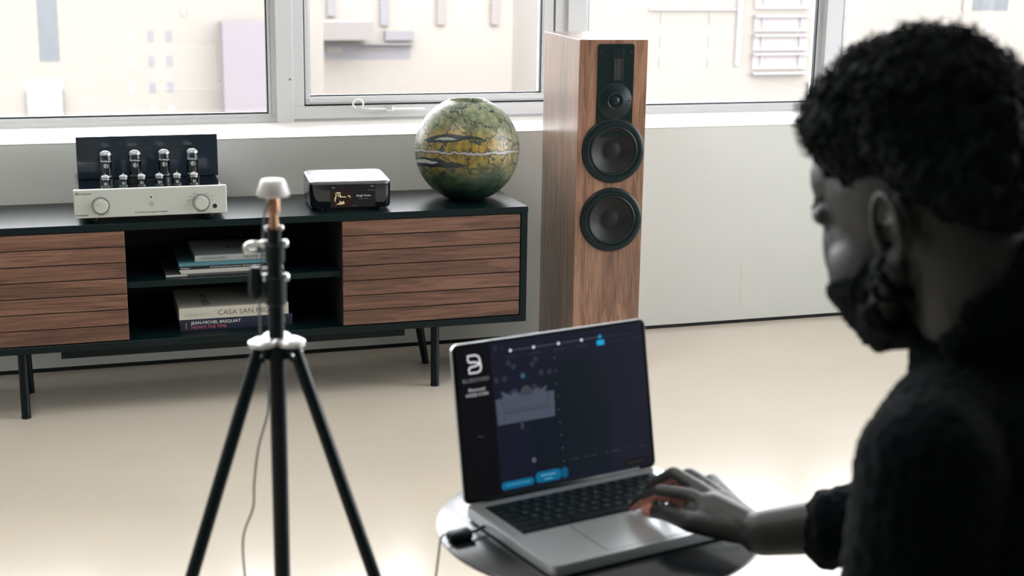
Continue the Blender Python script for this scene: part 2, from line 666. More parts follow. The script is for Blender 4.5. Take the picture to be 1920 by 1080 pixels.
# ------------------------------------------------------------------ the street outside
FAC = (0.140, 0.128, 0.113, 1)
M['facade'] = simple('cream_facade', FAC, 0.9, var=0.0)
M['facade3'] = simple('pale_facade', (0.162, 0.148, 0.131, 1), 0.9, var=0.0)
M['facade2'] = simple('white_facade', (0.238, 0.217, 0.193, 1), 0.9, var=0.0)
M['farglass'] = simple('far_window_glass', (0.052, 0.058, 0.062, 1), 0.5, var=0.2, bscale=1.5)
M['farglass2'] = simple('pale_far_window_glass', (0.158, 0.152, 0.160, 1), 0.6, var=0.1, bscale=2)
M['smallpane'] = simple('small_far_pane', (0.088, 0.086, 0.094, 1), 0.6, var=0.1, bscale=2)
M['lilac'] = simple('lilac_render', (0.112, 0.100, 0.108, 1), 0.9, var=0.02, bscale=1)
M['pinkr'] = simple('pink_render', (0.185, 0.167, 0.160, 1), 0.9, var=0.01)
M['street'] = simple('street_ground', (0.16, 0.16, 0.15, 1), 0.9)
tag(obj('ground', box(-220, 320, 8, 330, -21, -20.5), M['street']), kind='structure')


def building(label, x0, x1, y, z1, mat, items, depth=14):
    e = empty('apartment_building', ((x0 + x1) / 2, y, -20.5))
    tag(e, label, 'building')
    cx, cz = e.location.x, e.location.z

    def part(nm, a, b, c, d, out0, out1, m_):
        return obj(nm, box(a - cx, b - cx, -out1, -out0, c - cz, d - cz), m_, e)
    o = obj('wall', box(x0 - cx, x1 - cx, 0, depth, 0, z1 - cz), mat, e)
    for it in items:
        nm, a, b, c, d, m_, pr_ = it
        part(nm, a, b, c, d, *((0.0, pr_) if pr_ > 0 else (0.0, .02)), m_)
    return e


fg, fg2, li, pk, fc = M['farglass'], M['farglass2'], M['lilac'], M['pinkr'], M['facade']
it = [('window', -0.55, 0.70, -6.9, -1.5, fg, 0), ('window', -1.5, 0.79, -8.75, -8.0, fg2, 0), ('annex', -1.5, 0.72, -20.5, -8.75, M['facade3'], .3)]
sm = M['smallpane']
for (x, a, mm) in ((5.05, .32, fg2), (6.37, .38, sm), (7.53, .4, sm)):
    for z, hh in ((-4.95, .7), (-6.6, .72), (-8.38, .68), (-10.0, .4)):
        it.append(('window', x, x + a, z - hh, z, (fg2 if z < -9 else mm), 0))
it.append(('sign', 8.66, 8.86, -3.9, -3.4, pk, .1))
it.append(('annex', 11.1, 14.9, -20.5, -4.33, li, 2.0))
building('cream building seen through the left window, with nine small windows', -60, 18.2, 100, 6, fc, it)
it = [('roof_hut', 23.0, 27.6, -7.5, -5.9, pk, 3), ('roof_hut', 29.25, 31.9, -7.7, -6.85, fg2, .5), ('ledge', 22.2, 31.9, -8.12, -8.0, fg2, .6),
      ('window', 23.75, 31.7, -9.45, -8.15, fg2, 0), ('shutter', 24.0, 25.3, -8.8, -8.3, M['facade2'], .1), ('shutter', 27.2, 30.2, -8.6, -8.25, pk, .1)]
for x, z in ((24.0, -5.55), (28.85, -6.37), (34.15, -6.34), (39.35, -6.35)):
    it.append(('pier', x, x + .75, z, 6, fg2 if x < 33 else pk, .3))
building('white building behind the middle window, long low roof hut on it', 18.3, 45, 130, 6, M['facade2'], it)
it = [('drainpipe', 44.7, 45.0, -6.8, 6, fg2, .2)]
for z in (-3.42, -4.72, -5.99, -1.9, -7.3):
    it.append(('railing', 45.93, 50.1, z - .12, z, fg2, .5))
    if z != -7.3:
        it.append(('post', 46.55, 46.7, z - .85, z - .12, fg2, .3))
        it.append(('post', 49.45, 49.6, z - .85, z - .12, fg2, .3))
        it.append(('balcony', 46.0, 50.1, z - 1.1, z - .12, pk, .15))
for x in (39.15, 42.7):
    for z in (-3.3, -4.8, -6.2):
        it.append(('window_frame', x, x + .1, z - .7, z, fg2, .1))
it.append(('ledge', 38.2, 44.6, -3.1, -3.02, pk, .2))
building('cream building with stacked balconies, right of the loudspeaker', 33.2, 56.5, 90, 6, fc, it)
it = [('roof_hut', 70.6, 75.6, -6.9, -6.05, pk, 1.2), ('window', 71.3, 72.4, -6.6, -6.1, fg2, 1.25), ('window', 73.4, 74.8, -6.75, -6.2, fg2, 1.25),
      ('chimney', 71.8, 72.05, -6.1, -5.0, pk, .8), ('chimney', 73.2, 73.5, -6.2, -5.2, pk, .8),
      ('window', 84.4, 88.4, -4.6, -3.0, fg, 0), ('drainpipe', 83.3, 83.6, -4.6, 6, fg2, .2)]
building('white building at far right behind the seated man', 57, 150, 120, 6, M['facade3'], it)

# ------------------------------------------------------------------ sideboard
SX0, SX1, SY0, SY1, SZ0, SZ1 = -0.365, 1.2478, 3.7396, 4.075, 0.185, 0.515
sb = empty('sideboard', (0.4414, 3.907, 0))
tag(sb, 'long low black sideboard with walnut plank sliding doors and an open centre bay', 'sideboard')
o0 = Vector((-sb.location.x, -sb.location.y, 0))


def sbo(nm, bm_, mat, smooth=False):
    bmesh.ops.translate(bm_, verts=bm_.verts[:], vec=o0)
    o = obj(nm, bm_, mat, sb, smooth)
    return o


sbo('top', box(SX0, SX1, SY0, SY1, SZ1 - .0185, SZ1, .0008, 1), M['satin'])
sbo('bottom_panel', box(SX0, SX1 - .001, SY0, SY1, SZ0, SZ0 + .0185, .0008, 1), M['satin'])
sbo('side_panel', box(SX0, SX0 + .018, SY0 + .0005, SY1, SZ0 + .019, SZ1 - .019), M['satin'])
sbo('side_panel', box(SX1 - .0195, SX1 - .0012, SY0 + .0005, SY1, SZ0 + .019, SZ1 - .019), M['satin'])
sbo('back_panel', box(SX0 + .018, SX1 - .02, SY1 - .012, SY1 - .002, SZ0 + .019, SZ1 - .019), M['interior'])
for x in (0.150, 0.7235):
    sbo('divider', box(x, x + .010, SY0 + .022, SY1 - .013, SZ0 + .0195, SZ1 - .0195), M['interior'])
sbo('shelf', box(0.1605, 0.723, 3.76, SY1 - .013, 0.3395, 0.3555, .0006, 1), M['satin'])
sbo('rail', box(-0.013, 0.909, 3.80, 3.96, 0.150, SZ0, .0006, 1), M['satin'])
for x0, x1 in ((-0.345, 0.1595), (0.7236, 1.2262)):
    d = sbo('sliding_door', box(x0, x1, SY0 + .008, SY0 + .018, SZ0 + .0195, SZ1 - .0195), M['interior'])
    ph = 0.2905 / 7
    pm = None
    for k in range(7):
        if pm is None:
            b_ = box(-(x1 - x0) / 2 + .0005, (x1 - x0) / 2 - .0005, -.005, .005, -ph / 2 + .0013, ph / 2 - .0013, .0007, 1)
            pm = obj('plank', b_, M['doorwood'], d)
            p_ = pm
        else:
            p_ = pm.copy()
            C.objects.link(p_)
            p_.parent = d
        p_.location = ((x0 + x1) / 2 + o0.x, SY0 + .0065 + o0.y, SZ0 + .0202 + ph * (k + .5))
for lx in (-0.109, 0.9935):
    l_ = bmesh.new()
    lathe(l_, [(0, SZ0), (.0118, SZ0), (.0118, .004), (.0126, .003), (.0126, 0), (0, 0)], 24, 'Z', (lx, 3.79, 0))
    autosmooth(sbo('leg', l_, M['black']))
    l_ = bmesh.new()
    cyl(l_, (lx - .004 if lx > 0 else lx + .002, 4.00, SZ0), (lx + .030 if lx > 0 else lx + .010, 4.012, 0), .0135, .0105, 24)
    autosmooth(sbo('leg', l_, M['black']))


# ------------------------------------------------------------------ books
def book(name, label, x0, x1, y0, depth, z0, th, cover, page, texts=(), mag=False, group=None, skew=0.0):
    e = empty(name, ((x0 + x1) / 2, y0 + depth / 2, z0), skew)
    tag(e, label, 'book' if not mag else 'magazine', group)
    hw, hd = (x1 - x0) / 2, depth / 2
    cv = bmesh.new()
    t = .0022 if not mag else .0006
    bx(cv, -hw, hw, -hd, hd, 0, t)
    bx(cv, -hw, hw, -hd, hd, th - t, th)
    bx(cv, -hw, hw, -hd, -hd + t, t, th - t)
    obj('cover', cv, cover, e)
    obj('pages', box(-hw + .003, hw - .003, -hd + t, hd - .004, t, th - t), page, e)
    for s, x, z, size, mt_, kw in texts:
        rot = kw.pop('flip', False)
        Mx = front_m(x, -hd - .0002, z)
        if rot:
            Mx = Mx @ Matrix.Rotation(PI, 4, 'Z')
        text('lettering', s, size, mt_, e, Mx, **kw)
    return e


M['paper'] = simple('paper_pages', (0.45, 0.44, 0.40, 1), 0.9)
M['cream'] = simple('cream_cover', (0.52, 0.50, 0.42, 1), 0.6)
M['navy'] = simple('navy_cover', (0.013, 0.016, 0.035, 1), 0.45)
M['teal'] = simple('teal_cover', (0.07, 0.22, 0.26, 1), 0.5)
M['greycover'] = simple('grey_cover', (0.36, 0.40, 0.38, 1), 0.55)
M['whitecover'] = simple('white_cover', (0.5, 0.5, 0.46, 1), 0.5)
M['blackcover'] = simple('black_cover', (0.006, 0.008, 0.012, 1), 0.4)
M['greyink'] = simple('grey_ink', (0.08, 0.085, 0.08, 1), 0.6)
M['paleink'] = simple('pale_ink', (0.38, 0.37, 0.32, 1), 0.6)
M['whiteink'] = simple('white_ink', (0.75, 0.75, 0.72, 1), 0.6)
M['pinkink'] = simple('pink_ink', (0.55, 0.12, 0.16, 1), 0.6)
M['goldink'] = simple('gold_ink', (0.35, 0.22, 0.10, 1), 0.6)

BK = 'books stacked in the sideboard bay'
b = book('hardback_book', 'dark navy hardback with pink and white spine lettering, bottom of lower stack', 0.2945, 0.5945, 3.80, 0.235, 0.2035 + .0002, 0.031, M['navy'], M['paper'],
         [('JEAN-MICHEL BASQUIAT', -.1215, .0170, .0118, M['whiteink'], dict(width=.132)),
          ("NOW'S THE TIME", -.1215, .0045, .0118, M['pinkink'], dict(width=.092))])
obj('spine_mark', box(-.1355, -.1335, -.1178, -.1174, .004, .023), M['goldink'], b)
obj('spine_mark', box(.128, .1290, -.1178, -.1174, .008, .022), M['whiteink'], b)
b = book('hardback_book', 'thick cream hardback with grey capitals on its spine, on the navy book', 0.2925, 0.5840, 3.80, 0.225, 0.2349, 0.0315, M['cream'], M['paper'],
         [('CASA SAN MIGUEL', -.0445, .0085, .0195, M['greyink'], dict(bold=-.0001, width=.172)),
          ('ANNIE KELLY', -.132, .0085, .0125, M['paleink'], dict(width=.074))])
text('cover_lettering', 'CASA SAN', .028, M['ink'], b, Matrix.Translation((-.062, -.09, .0317)) @ Matrix.Rotation(R(90), 4, 'Z'))
zz = 0.3557
b = book('magazine', 'thin white magazine sticking out left, bottom of upper stack', 0.262, 0.5764, 3.795, 0.22, zz, .0050, M['greyink'], M['paper'], [], True)
obj('spine_band', box(-.1573, -.102, -.1103, -.1099, .0003, .0047), M['whitecover'], b)
zz += .0052
book('magazine', 'thin white magazine, second from bottom of upper stack', 0.3005, 0.5740, 3.80, 0.215, zz, .0042, M['whitecover'], M['paper'], [], True, skew=R(.6))
zz += .0044
book('magazine', 'white magazine directly under the black spined one', 0.2983, 0.5745, 3.80, 0.215, zz, .0062, M['whitecover'], M['paper'], [], True)
zz += .0064
book('magazine', 'black spined magazine with tiny white lettering, upper stack', 0.2967, 0.5700, 3.80, 0.215, zz, .0088, M['blackcover'], M['paper'],
     [('Wallpaper', -.132, .0022, .0055, M['whiteink'], {}), ('Architecture and European Interiors  Built Rise of the Area', -.056, .0028, .0055, M['whiteink'], dict(width=.135))], True)
zz += .009
book('magazine', 'teal spined magazine under the grey hardback', 0.2970, 0.5680, 3.80, 0.215, zz, .0088, M['teal'], M['paper'], [], True)
zz += .009
b = book('hardback_book', 'grey hardback with upside down lettering, top of upper stack', 0.3398, 0.5600, 3.81, 0.2, zz, .0165, M['greycover'], M['paper'],
         [('urban design', .100, .0125, .0155, M['greyink'], dict(flip=True, width=.08)), ('COLLECTION 2014/15', -.026, .0115, .0085, M['greyink'], dict(flip=True, width=.068))])
text('cover_lettering', 'EC', .034, M['ink'], b, Matrix.Translation((-.02, -.02, .0167)))

# ------------------------------------------------------------------ tube amplifier
AY = 3.745
am = empty('tube_amplifier', (0.2305, AY + .17, SZ1))
tag(am, 'silver fronted valve amplifier with glowing-free glass tubes and glossy black rear cover', 'amplifier')
am['label'] = 'silver fronted valve amplifier with ten glass tubes and glossy black rear cover'
ao = Vector((-am.location.x, -am.location.y, -am.location.z))


def amo(nm, bm_, mat, smooth=False, parent=None):
    bmesh.ops.translate(bm_, verts=bm_.verts[:], vec=ao)
    return obj(nm, bm_, mat, parent or am, smooth)


face = amo('faceplate', box(0.0392, 0.4218, AY, AY + .012, 0.531, 0.6045, .003, 3), M['alu'])
amo('chassis', box(0.0500, 0.4210, AY + .012, 4.095, 0.535, 0.5915, .002, 1), M['chassis'])
M['cover'] = simple('black_gloss_room_tint', (0.014, 0.024, 0.034, 1), 0.1, coat=0.6)  # bluish room reflection worked into the black base colour
amo('transformer_cover', box(0.0560, 0.4272, 3.985, 4.092, 0.592, 0.7068, .0015, 1), M['cover'])
for x in (0.085, 0.375):
    for y in (3.775, 4.045):
        f_ = bmesh.new()
        lathe(f_, [(0, .534), (.012, .534), (.015, .529), (.015, SZ1 + .002), (.012, SZ1), (0, SZ1)], 18, 'Z', (x, y, 0))
        amo('foot', f_, M['matteblack'], True)


def knob(x, z, dot):
    k_ = bmesh.new()
    lathe(k_, [(.0222, 0), (.0222, .0012), (.0206, .0012), (.0206, 0)], 40, 'Y', (x, AY, z))
    rg = amo('knob_ring', k_, M['greyink'], True)
    k_ = bmesh.new()
    lathe(k_, [(0, 0), (.0165, 0), (.0165, .015), (.0155, .0165), (0, .0168)], 40, 'Y', (x, AY - .0002, z))
    kn = amo('knob', k_, M['alu'])
    autosmooth(kn)
    if dot:
        k_ = bmesh.new()
        lathe(k_, [(0, .0173), (.0013, .0172), (.0013, .0165)], 10, 'Y', (x - .008, AY, z + .006))
        amo('index_dot', k_, M['ink'], parent=None)


knob(0.1049, 0.5622, True)
knob(0.3559, 0.5605, False)
# selector dots round the knob
k_ = bmesh.new()
for a in (165, 140, 110, 72, 42, 15):
    ca, sa_ = math.cos(R(a)), math.sin(R(a))
    lathe(k_, [(0, .0004), (.0009, .0004), (.0009, 0)], 8, 'Y', (0.3559 + .0245 * ca, AY, 0.5605 + .0235 * sa_))
amo('selector_marks', k_, M['ink'])
k_ = bmesh.new()
lathe(k_, [(0, .0006), (.0024, .0006), (.0024, 0)], 14, 'Y', (0.2296, AY, 0.580))
for dx in (-.0125, .0125):
    lathe(k_, [(0, .0004), (.001, .0004), (.001, 0)], 8, 'Y', (0.2296 + dx, AY, 0.5799))
amo('indicator', k_, M['ink'])
k_ = bmesh.new()
lathe(k_, [(.0060, 0), (.0060, .0006), (.0053, .0006), (.0053, 0)], 24, 'Y', (0.2302, AY, 0.5626))
lathe(k_, [(0, .0005), (.0012, .0005), (.0012, 0)], 10, 'Y', (0.2302, AY, 0.5626))
amo('power_button', k_, M['greyink'])
k_ = bmesh.new()
lathe(k_, [(.0058, 0), (.0058, .001), (.0042, .001), (.0040, .0001), (0, .0001)], 20, 'Y', (0.3903, AY, 0.5505))
amo('headphone_jack', k_, M['ink'])


def amt(s, x, z, size, **kw):
    text('lettering', s, size, M['ink'], am, Matrix.Translation(ao) @ front_m(x, AY - .0002, z), **kw)


amt('PrimaLuna', 0.0523, 0.5915, .0075, width=.030)
amt('EvoLution', 0.0433, 0.5375, .0062, width=.030, bold=.0001)
amt('EVO 300 Tube Integrated Amplifier', 0.1887, 0.5395, .0062, width=.082)
amt('VOLUME', 0.1037, 0.5368, .0042, align='CENTER')
amt('SELECTOR', 0.3544, 0.5362, .0042, align='CENTER')
for s, x, z, al in (('MIN', .0875, .541, 'CENTER'), ('MAX', .1205, .541, 'CENTER'), ('AUX 1', .3288, .567, 'RIGHT'), ('AUX 2', .3345, .577, 'RIGHT'), ('AUX 3', .345, .5835, 'RIGHT'),
                    ('AUX 4', .366, .5835, 'LEFT'), ('AUX 5', .3768, .577, 'LEFT'), ('HT', .3815, .567, 'LEFT')):
    amt(s, x, z, .0031, align=al)
k_ = bmesh.new()
lathe(k_, [(0, .0004), (.0032, .0004), (.0032, 0)], 18, 'Y', (0.0475, AY, 0.5945))
amo('emblem', k_, M['ink'])
k_ = bmesh.new()
bx(k_, 0.0468, 0.0482, AY - .0008, AY - .0003, 0.5925, 0.5975)
amo('emblem_stroke', k_, M['alu'])

M['tubetop'] = simple('silvery_getter', (0.80, 0.77, 0.74, 1), 0.35, metal=0.15)
M['plate'] = simple('dark_grey_anode', (0.05, 0.055, 0.06, 1), 0.4, metal=0.5)
M['bakelite'] = simple('black_tube_base', (0.006, 0.006, 0.007, 1), 0.4)


def valve(x, y, z0, h, r, big):
    g_ = bmesh.new()
    ch = r * (0.72 if big else 0.5)
    prof = [(0, 0), (r * .95, 0), (r, .003), (r, h - ch)]
    tp = [(r * math.cos(R(a)), h - ch + ch * math.sin(R(a))) for a in (15, 30, 45, 60, 75)]
    if not big:
        tp += [(r * .14, h + .001), (.0009, h + .008), (0, h + .009)]
    else:
        tp += [(0, h)]
    lathe(g_, prof + tp, 24, 'Z', (x, y, z0))
    tb = amo('valve_tube' if big else 'small_valve_tube', g_, M['tubeglass'], True)
    q = []

    def sub(nm, b_, mm, sm=True):
        amo(nm, b_, mm, sm, tb)
    g_ = bmesh.new()
    rr = r * .97
    pr2 = [(rr, h - ch - .001), (rr, h - ch)] + [(rr * math.cos(R(a)), h - ch + (ch - .0004) * math.sin(R(a))) for a in (15, 30, 45, 60, 75)] + [(0, h - .0005)]
    lathe(g_, pr2, 24, 'Z', (x, y, z0))
    sub('getter', g_, M['tubetop'])
    g_ = bmesh.new()
    if big:
        bx(g_, x - r * .62, x + r * .62, y - r * .35, y + r * .35, z0 + h * .18, z0 + h * .62, .0015, 1)
        cyl(g_, (x - r * .3, y, z0), (x - r * .3, y, z0 + h * .8), .0012, n=6)
        cyl(g_, (x + r * .3, y, z0), (x + r * .3, y, z0 + h * .8), .0012, n=6)
    else:
        bx(g_, x - r * .6, x + r * .6, y - r * .4, y + r * .4, z0 + h * .22, z0 + h * .62, .001, 1)
    sub('anode', g_, M['plate'], False)
    g_ = bmesh.new()
    for zz_ in ((.66, .20) if big else (.68, .16)):
        lathe(g_, [(0, h * zz_), (r * .9, h * zz_), (r * .9, h * zz_ + .0012), (0, h * zz_ + .0012)], 20, 'Z', (x, y, z0))
    sub('mica_disc', g_, M['white'], False)
    # printed mark on the glass: a disc with a slanting stroke
    g_ = bmesh.new()
    mr = r * (.42 if big else .4)
    zc = z0 + h * (.55 if big else .42)
    pts = [(x + mr * math.cos(2 * PI * i / 20), zc + mr * math.sin(2 * PI * i / 20)) for i in range(20)]
    prism(g_, pts, y - r - .0006, y - r - .0002)
    sub('printed_mark', g_, M['alu'], False)
    g_ = bmesh.new()
    prism(g_, [(x + mr * .05, zc - mr * 1.2), (x + mr * .4, zc - mr * .8), (x + mr * .55, zc + mr * 1.1), (x + mr * .2, zc + mr * .7)], y - r - .0010, y - r - .0007)
    sub('printed_stroke', g_, M['plate'], False)
    g_ = bmesh.new()
    lathe(g_, [(0, -.002), (r * 1.12, -.002), (r * 1.12, .012 if big else .003), (r * 1.02, .013 if big else .004), (0, .004)], 20, 'Z', (x, y, z0))
    sub('tube_base', g_, M['bakelite'] if big else M['plate'], False)
    return tb


for x in (0.1275, 0.2025, 0.2775, 0.3515):
    valve(x, 3.905, 0.594, .0865, .0152, True)
for x in (0.1218, 0.1663, 0.2115, 0.2567, 0.3015, 0.3448):
    valve(x, 3.806, 0.594, .037, .0108, False)

# ------------------------------------------------------------------ streaming box
nd = empty('music_streamer', (0.6465, 3.788, SZ1), R(-4.1))
tag(nd, 'small black music player with silver top and lit front screen', 'music player')
W_, H_, D_, z_ = .22, .076, .198, .009
bm = bmesh.new()
pl = rrect(0, W_, 0, D_, .022, 6)
v0 = [bm.verts.new((x, y, z_)) for x, y in [(W_ / 2 + (x - W_ / 2) * .97, D_ / 2 + (y - D_ / 2) * .97) for x, y in pl]]
v1 = [bm.verts.new((x, y, z_ + .006)) for x, y in pl]
v2 = [bm.verts.new((x, y, z_ + H_ - .012)) for x, y in pl]
for a, b_ in ((v0, v1), (v1, v2)):
    for i in range(len(a)):
        bm.faces.new((a[i], a[(i + 1) % len(a)], b_[(i + 1) % len(a)], b_[i]))
bm.faces.new(v0[::-1])
bm.faces.new(v2)
autosmooth(obj('housing', bm, M['gloss'], nd))
M['silvertop'] = simple('brushed_silver_top', (0.16, 0.165, 0.17, 1), 0.42, metal=0.8)
M['strip'] = simple('pale_top_front', (0.75, 0.75, 0.72, 1), 0.4)  # paler colour on the sloped front of the top plate
bm = bmesh.new()
pi_ = rrect(.001, W_ - .001, .001, D_ - .001, .021, 6)
a = [bm.verts.new((x, y, z_ + H_ - .012)) for x, y in pi_]
b_ = [bm.verts.new((x, y, z_ + H_ - .007 + .003 * min(1, y / .06))) for x, y in pi_]
c_ = [bm.verts.new((W_ / 2 + (x - W_ / 2) * .96, D_ / 2 + (y - D_ / 2) * .96, z_ + H_ - .005 + .004 * min(1, y / .06))) for x, y in pi_]
for p_, q_ in ((a, b_), (b_, c_)):
    for i in range(len(p_)):
        bm.faces.new((p_[i], p_[(i + 1) % len(p_)], q_[(i + 1) % len(p_)], q_[i]))
bm.faces.new(c_)
autosmooth(obj('top_plate', bm, M['silvertop'], nd), 20)
bm = bmesh.new()
q4 = [(.010, .006, -.0043), (W_ - .010, .006, -.0043), (W_ - .010, .058, -.0009), (.010, .058, -.0009)]
lo4 = [bm.verts.new((x, y, z_ + H_ + z)) for x, y, z in q4]
hi4 = [bm.verts.new((x, y, z_ + H_ + z + .0006)) for x, y, z in q4]
bm.faces.new(lo4[::-1])
bm.faces.new(hi4)
for i in range(4):
    bm.faces.new((lo4[i], lo4[(i + 1) % 4], hi4[(i + 1) % 4], hi4[i]))
obj('top_front_slope', bm, M['strip'], nd)
bm = bmesh.new()
for x in (.03, .19):
    for y in (.03, .17):
        lathe(bm, [(0, z_ + .001), (.01, z_ + .001), (.01, 0), (0, 0)], 14, 'Z', (x, y, 0))
obj('feet', bm, M['matteblack'], nd)
scr = obj('screen', box(.054, .176, -.0006, .0006, z_ + .002, z_ + .062), emis('streamer_screen', rgb(26, 24, 25)), nd)
obj('album_cover', box(.057, .110, -.0010, -.0006, z_ + .003, z_ + .049), emis('album_cover_brown', rgb(38, 22, 18)), scr)
E_txt = emis('screen_text', rgb(205, 205, 205))
E_dim = emis('screen_text_dim', rgb(120, 120, 120))
E_art = emis('album_art_cream', rgb(196, 180, 140))
bm = bmesh.new()
for pts in ([(.066, .026), (.070, .034), (.069, .041), (.075, .043), (.082, .042)], [(.074, .040), (.076, .033), (.083, .030), (.092, .031), (.096, .029)],
            [(.070, .030), (.066, .022), (.068, .018)], [(.100, .032), (.106, .034), (.108, .028)], [(.083, .030), (.081, .036), (.078, .040)]):
    tube(bm, [(x, -.0011, z_ + z) for x, z in pts], .0013, 6)
prism(bm, [(.069, z_ + .010), (.079, z_ + .015), (.080, z_ + .021), (.085, z_ + .016), (.090, z_ + .020), (.093, z_ + .012), (.086, z_ + .010)], -.0014, -.0011)
obj('album_art', bm, E_art, scr)
text('lettering', 'Savage Tenure', .0075, E_txt, scr, front_m(.144, -.0008, z_ + .031), align='CENTER', width=.038)
text('lettering', 'Remake + Remix', .0036, E_dim, scr, front_m(.144, -.0008, z_ + .024), align='CENTER', width=.026)
text('lettering', 'Music', .0036, E_txt, scr, front_m(.059, -.0008, z_ + .055))
text('lettering', '10:38', .0036, E_txt, scr, front_m(.163, -.0008, z_ + .057))
text('lettering', 'Now Playing', .0036, E_dim, scr, front_m(.155, -.0008, z_ + .047))
text('lettering', '16 Tracks', .0032, E_dim, scr, front_m(.113, -.0008, z_ + .005))

# ------------------------------------------------------------------ round vase
VR = 0.1485


def vase_mat():
    mt, nt, p = newmat('lacquered_crackle')
    tc = N(nt, 'ShaderNodeTexCoord')
    ob = N(nt, 'ShaderNodeVectorMath', operation='SCALE')
    tilt = N(nt, 'ShaderNodeMapping')
    tilt.inputs['Rotation'].default_value = (R(12), 0, 0)
    nt.links.new(tc.outputs['Object'], tilt.inputs[0])
    nt.links.new(tilt.outputs[0], ob.inputs[0])
    ob.inputs['Scale'].default_value = 1 / VR
    v = ob.outputs[0]
    nzw = N(nt, 'ShaderNodeTexNoise')
    nzw.inputs['Scale'].default_value = 3.5
    nzw.inputs['Detail'].default_value = 5
    nt.links.new(v, nzw.inputs[0])
    # warped coordinates for hand painted edges
    wr = N(nt, 'ShaderNodeVectorMath', operation='MULTIPLY_ADD')
    sub = N(nt, 'ShaderNodeVectorMath', operation='SUBTRACT')
    nt.links.new(nzw.outputs['Color'], sub.inputs[0])
    sub.inputs[1].default_value = (.5, .5, .5)
    nt.links.new(sub.outputs[0], wr.inputs[0])
    wr.inputs[1].default_value = (.12, .12, .08)
    nt.links.new(v, wr.inputs[2])
    sp = N(nt, 'ShaderNodeSeparateXYZ')
    nt.links.new(wr.outputs[0], sp.inputs[0])
    X, Y_, Z = sp.outputs
    n1 = N(nt, 'ShaderNodeTexNoise')
    n1.inputs['Scale'].default_value = 1.3
    n1.inputs['Detail'].default_value = 6
    nt.links.new(v, n1.inputs[0])
    n2 = N(nt, 'ShaderNodeTexNoise')
    n2.inputs['Scale'].default_value = 9
    n2.inputs['Detail'].default_value = 8
    nt.links.new(v, n2.inputs[0])
    # bands: sage above, ochre in the belly, dark green below
    zz_ = mth(nt, 'MULTIPLY_ADD', n1.outputs['Fac'], 0.9, mth(nt, 'SUBTRACT', Z, 0.45))
    hgt = mth(nt, 'MULTIPLY_ADD', zz_, 0.5, 0.5)
    base = ramp(nt, hgt, [(0.02, (0.008, 0.030, 0.022, 1)), (0.20, (0.040, 0.070, 0.035, 1)), (0.33, (0.22, 0.165, 0.03, 1)), (0.56, (0.27, 0.19, 0.04, 1)),
                          (0.72, (0.16, 0.18, 0.09, 1)), (0.95, (0.24, 0.28, 0.19, 1))])
    spk = ramp(nt, n2.outputs['Fac'], [(0.36, (0.42, 0.5, 0.45, 1)), (0.62, (1.3, 1.22, 1.1, 1))])
    base = mixc(nt, 0.9, base, spk, 'MULTIPLY')
    # grey lilac patches on the left and right shoulders
    ax = mth(nt, 'ABSOLUTE', X)
    fgy = mth(nt, 'MULTIPLY', mth(nt, 'SUBTRACT', ax, 0.62, clamp=True), mth(nt, 'MULTIPLY_ADD', n2.outputs['Fac'], 3.0, -0.8), clamp=True)
    base = mixc(nt, mth(nt, 'MULTIPLY', fgy, 2.2, clamp=True), base, (0.24, 0.29, 0.27, 1))
    # cracks
    vo = N(nt, 'ShaderNodeTexVoronoi', feature='DISTANCE_TO_EDGE')
    vo.inputs['Scale'].default_value = 2.1
    nzf = N(nt, 'ShaderNodeTexNoise')
    nzf.inputs['Scale'].default_value = 11
    nzf.inputs['Detail'].default_value = 4
    nt.links.new(v, nzf.inputs[0])
    sb2 = N(nt, 'ShaderNodeVectorMath', operation='SUBTRACT')
    nt.links.new(nzf.outputs['Color'], sb2.inputs[0])
    sb2.inputs[1].default_value = (.5, .5, .5)
    wr2 = N(nt, 'ShaderNodeVectorMath', operation='MULTIPLY_ADD')
    nt.links.new(sb2.outputs[0], wr2.inputs[0])
    wr2.inputs[1].default_value = (.22, .22, .22)
    nt.links.new(wr.outputs[0], wr2.inputs[2])
    nt.links.new(wr2.outputs[0], vo.inputs['Vector'])
    vo2 = N(nt, 'ShaderNodeTexVoronoi', feature='DISTANCE_TO_EDGE')
    vo2.inputs['Scale'].default_value = 7.5
    nt.links.new(wr2.outputs[0], vo2.inputs['Vector'])
    mk = mth(nt, 'GREATER_THAN', n1.outputs['Fac'], 0.47)
    c1 = mth(nt, 'LESS_THAN', vo.outputs['Distance'], mth(nt, 'MULTIPLY_ADD', n2.outputs['Fac'], 0.10, -0.022))
    c2 = mth(nt, 'MULTIPLY', mth(nt, 'LESS_THAN', vo2.outputs['Distance'], 0.02), mth(nt, 'MULTIPLY', mk, mth(nt, 'GREATER_THAN', n2.outputs['Fac'], 0.5)))
    cr = mth(nt, 'MAXIMUM', c1, c2)
    base = mixc(nt, mth(nt, 'MULTIPLY', cr, 0.88), base, (0.008, 0.018, 0.02, 1))

    def ell(cx, cz, rx, rz, sl=0.0):
        dx = mth(nt, 'DIVIDE', mth(nt, 'SUBTRACT', X, cx), rx)
        zc = mth(nt, 'MULTIPLY_ADD', mth(nt, 'SUBTRACT', X, cx), sl, cz)
        dz = mth(nt, 'DIVIDE', mth(nt, 'SUBTRACT', Z, zc), rz)
        d = mth(nt, 'ADD', mth(nt, 'MULTIPLY', dx, dx), mth(nt, 'ABSOLUTE', dz))
        return mth(nt, 'LESS_THAN', d, 1.0)
    # pale vein with ragged dark rims and short strokes
    vz = mth(nt, 'SUBTRACT', Z, mth(nt, 'MULTIPLY_ADD', mth(nt, 'MULTIPLY', X, X), 0.11, -0.155))
    vz = mth(nt, 'MULTIPLY_ADD', n2.outputs['Fac'], 0.06, mth(nt, 'SUBTRACT', vz, 0.03))
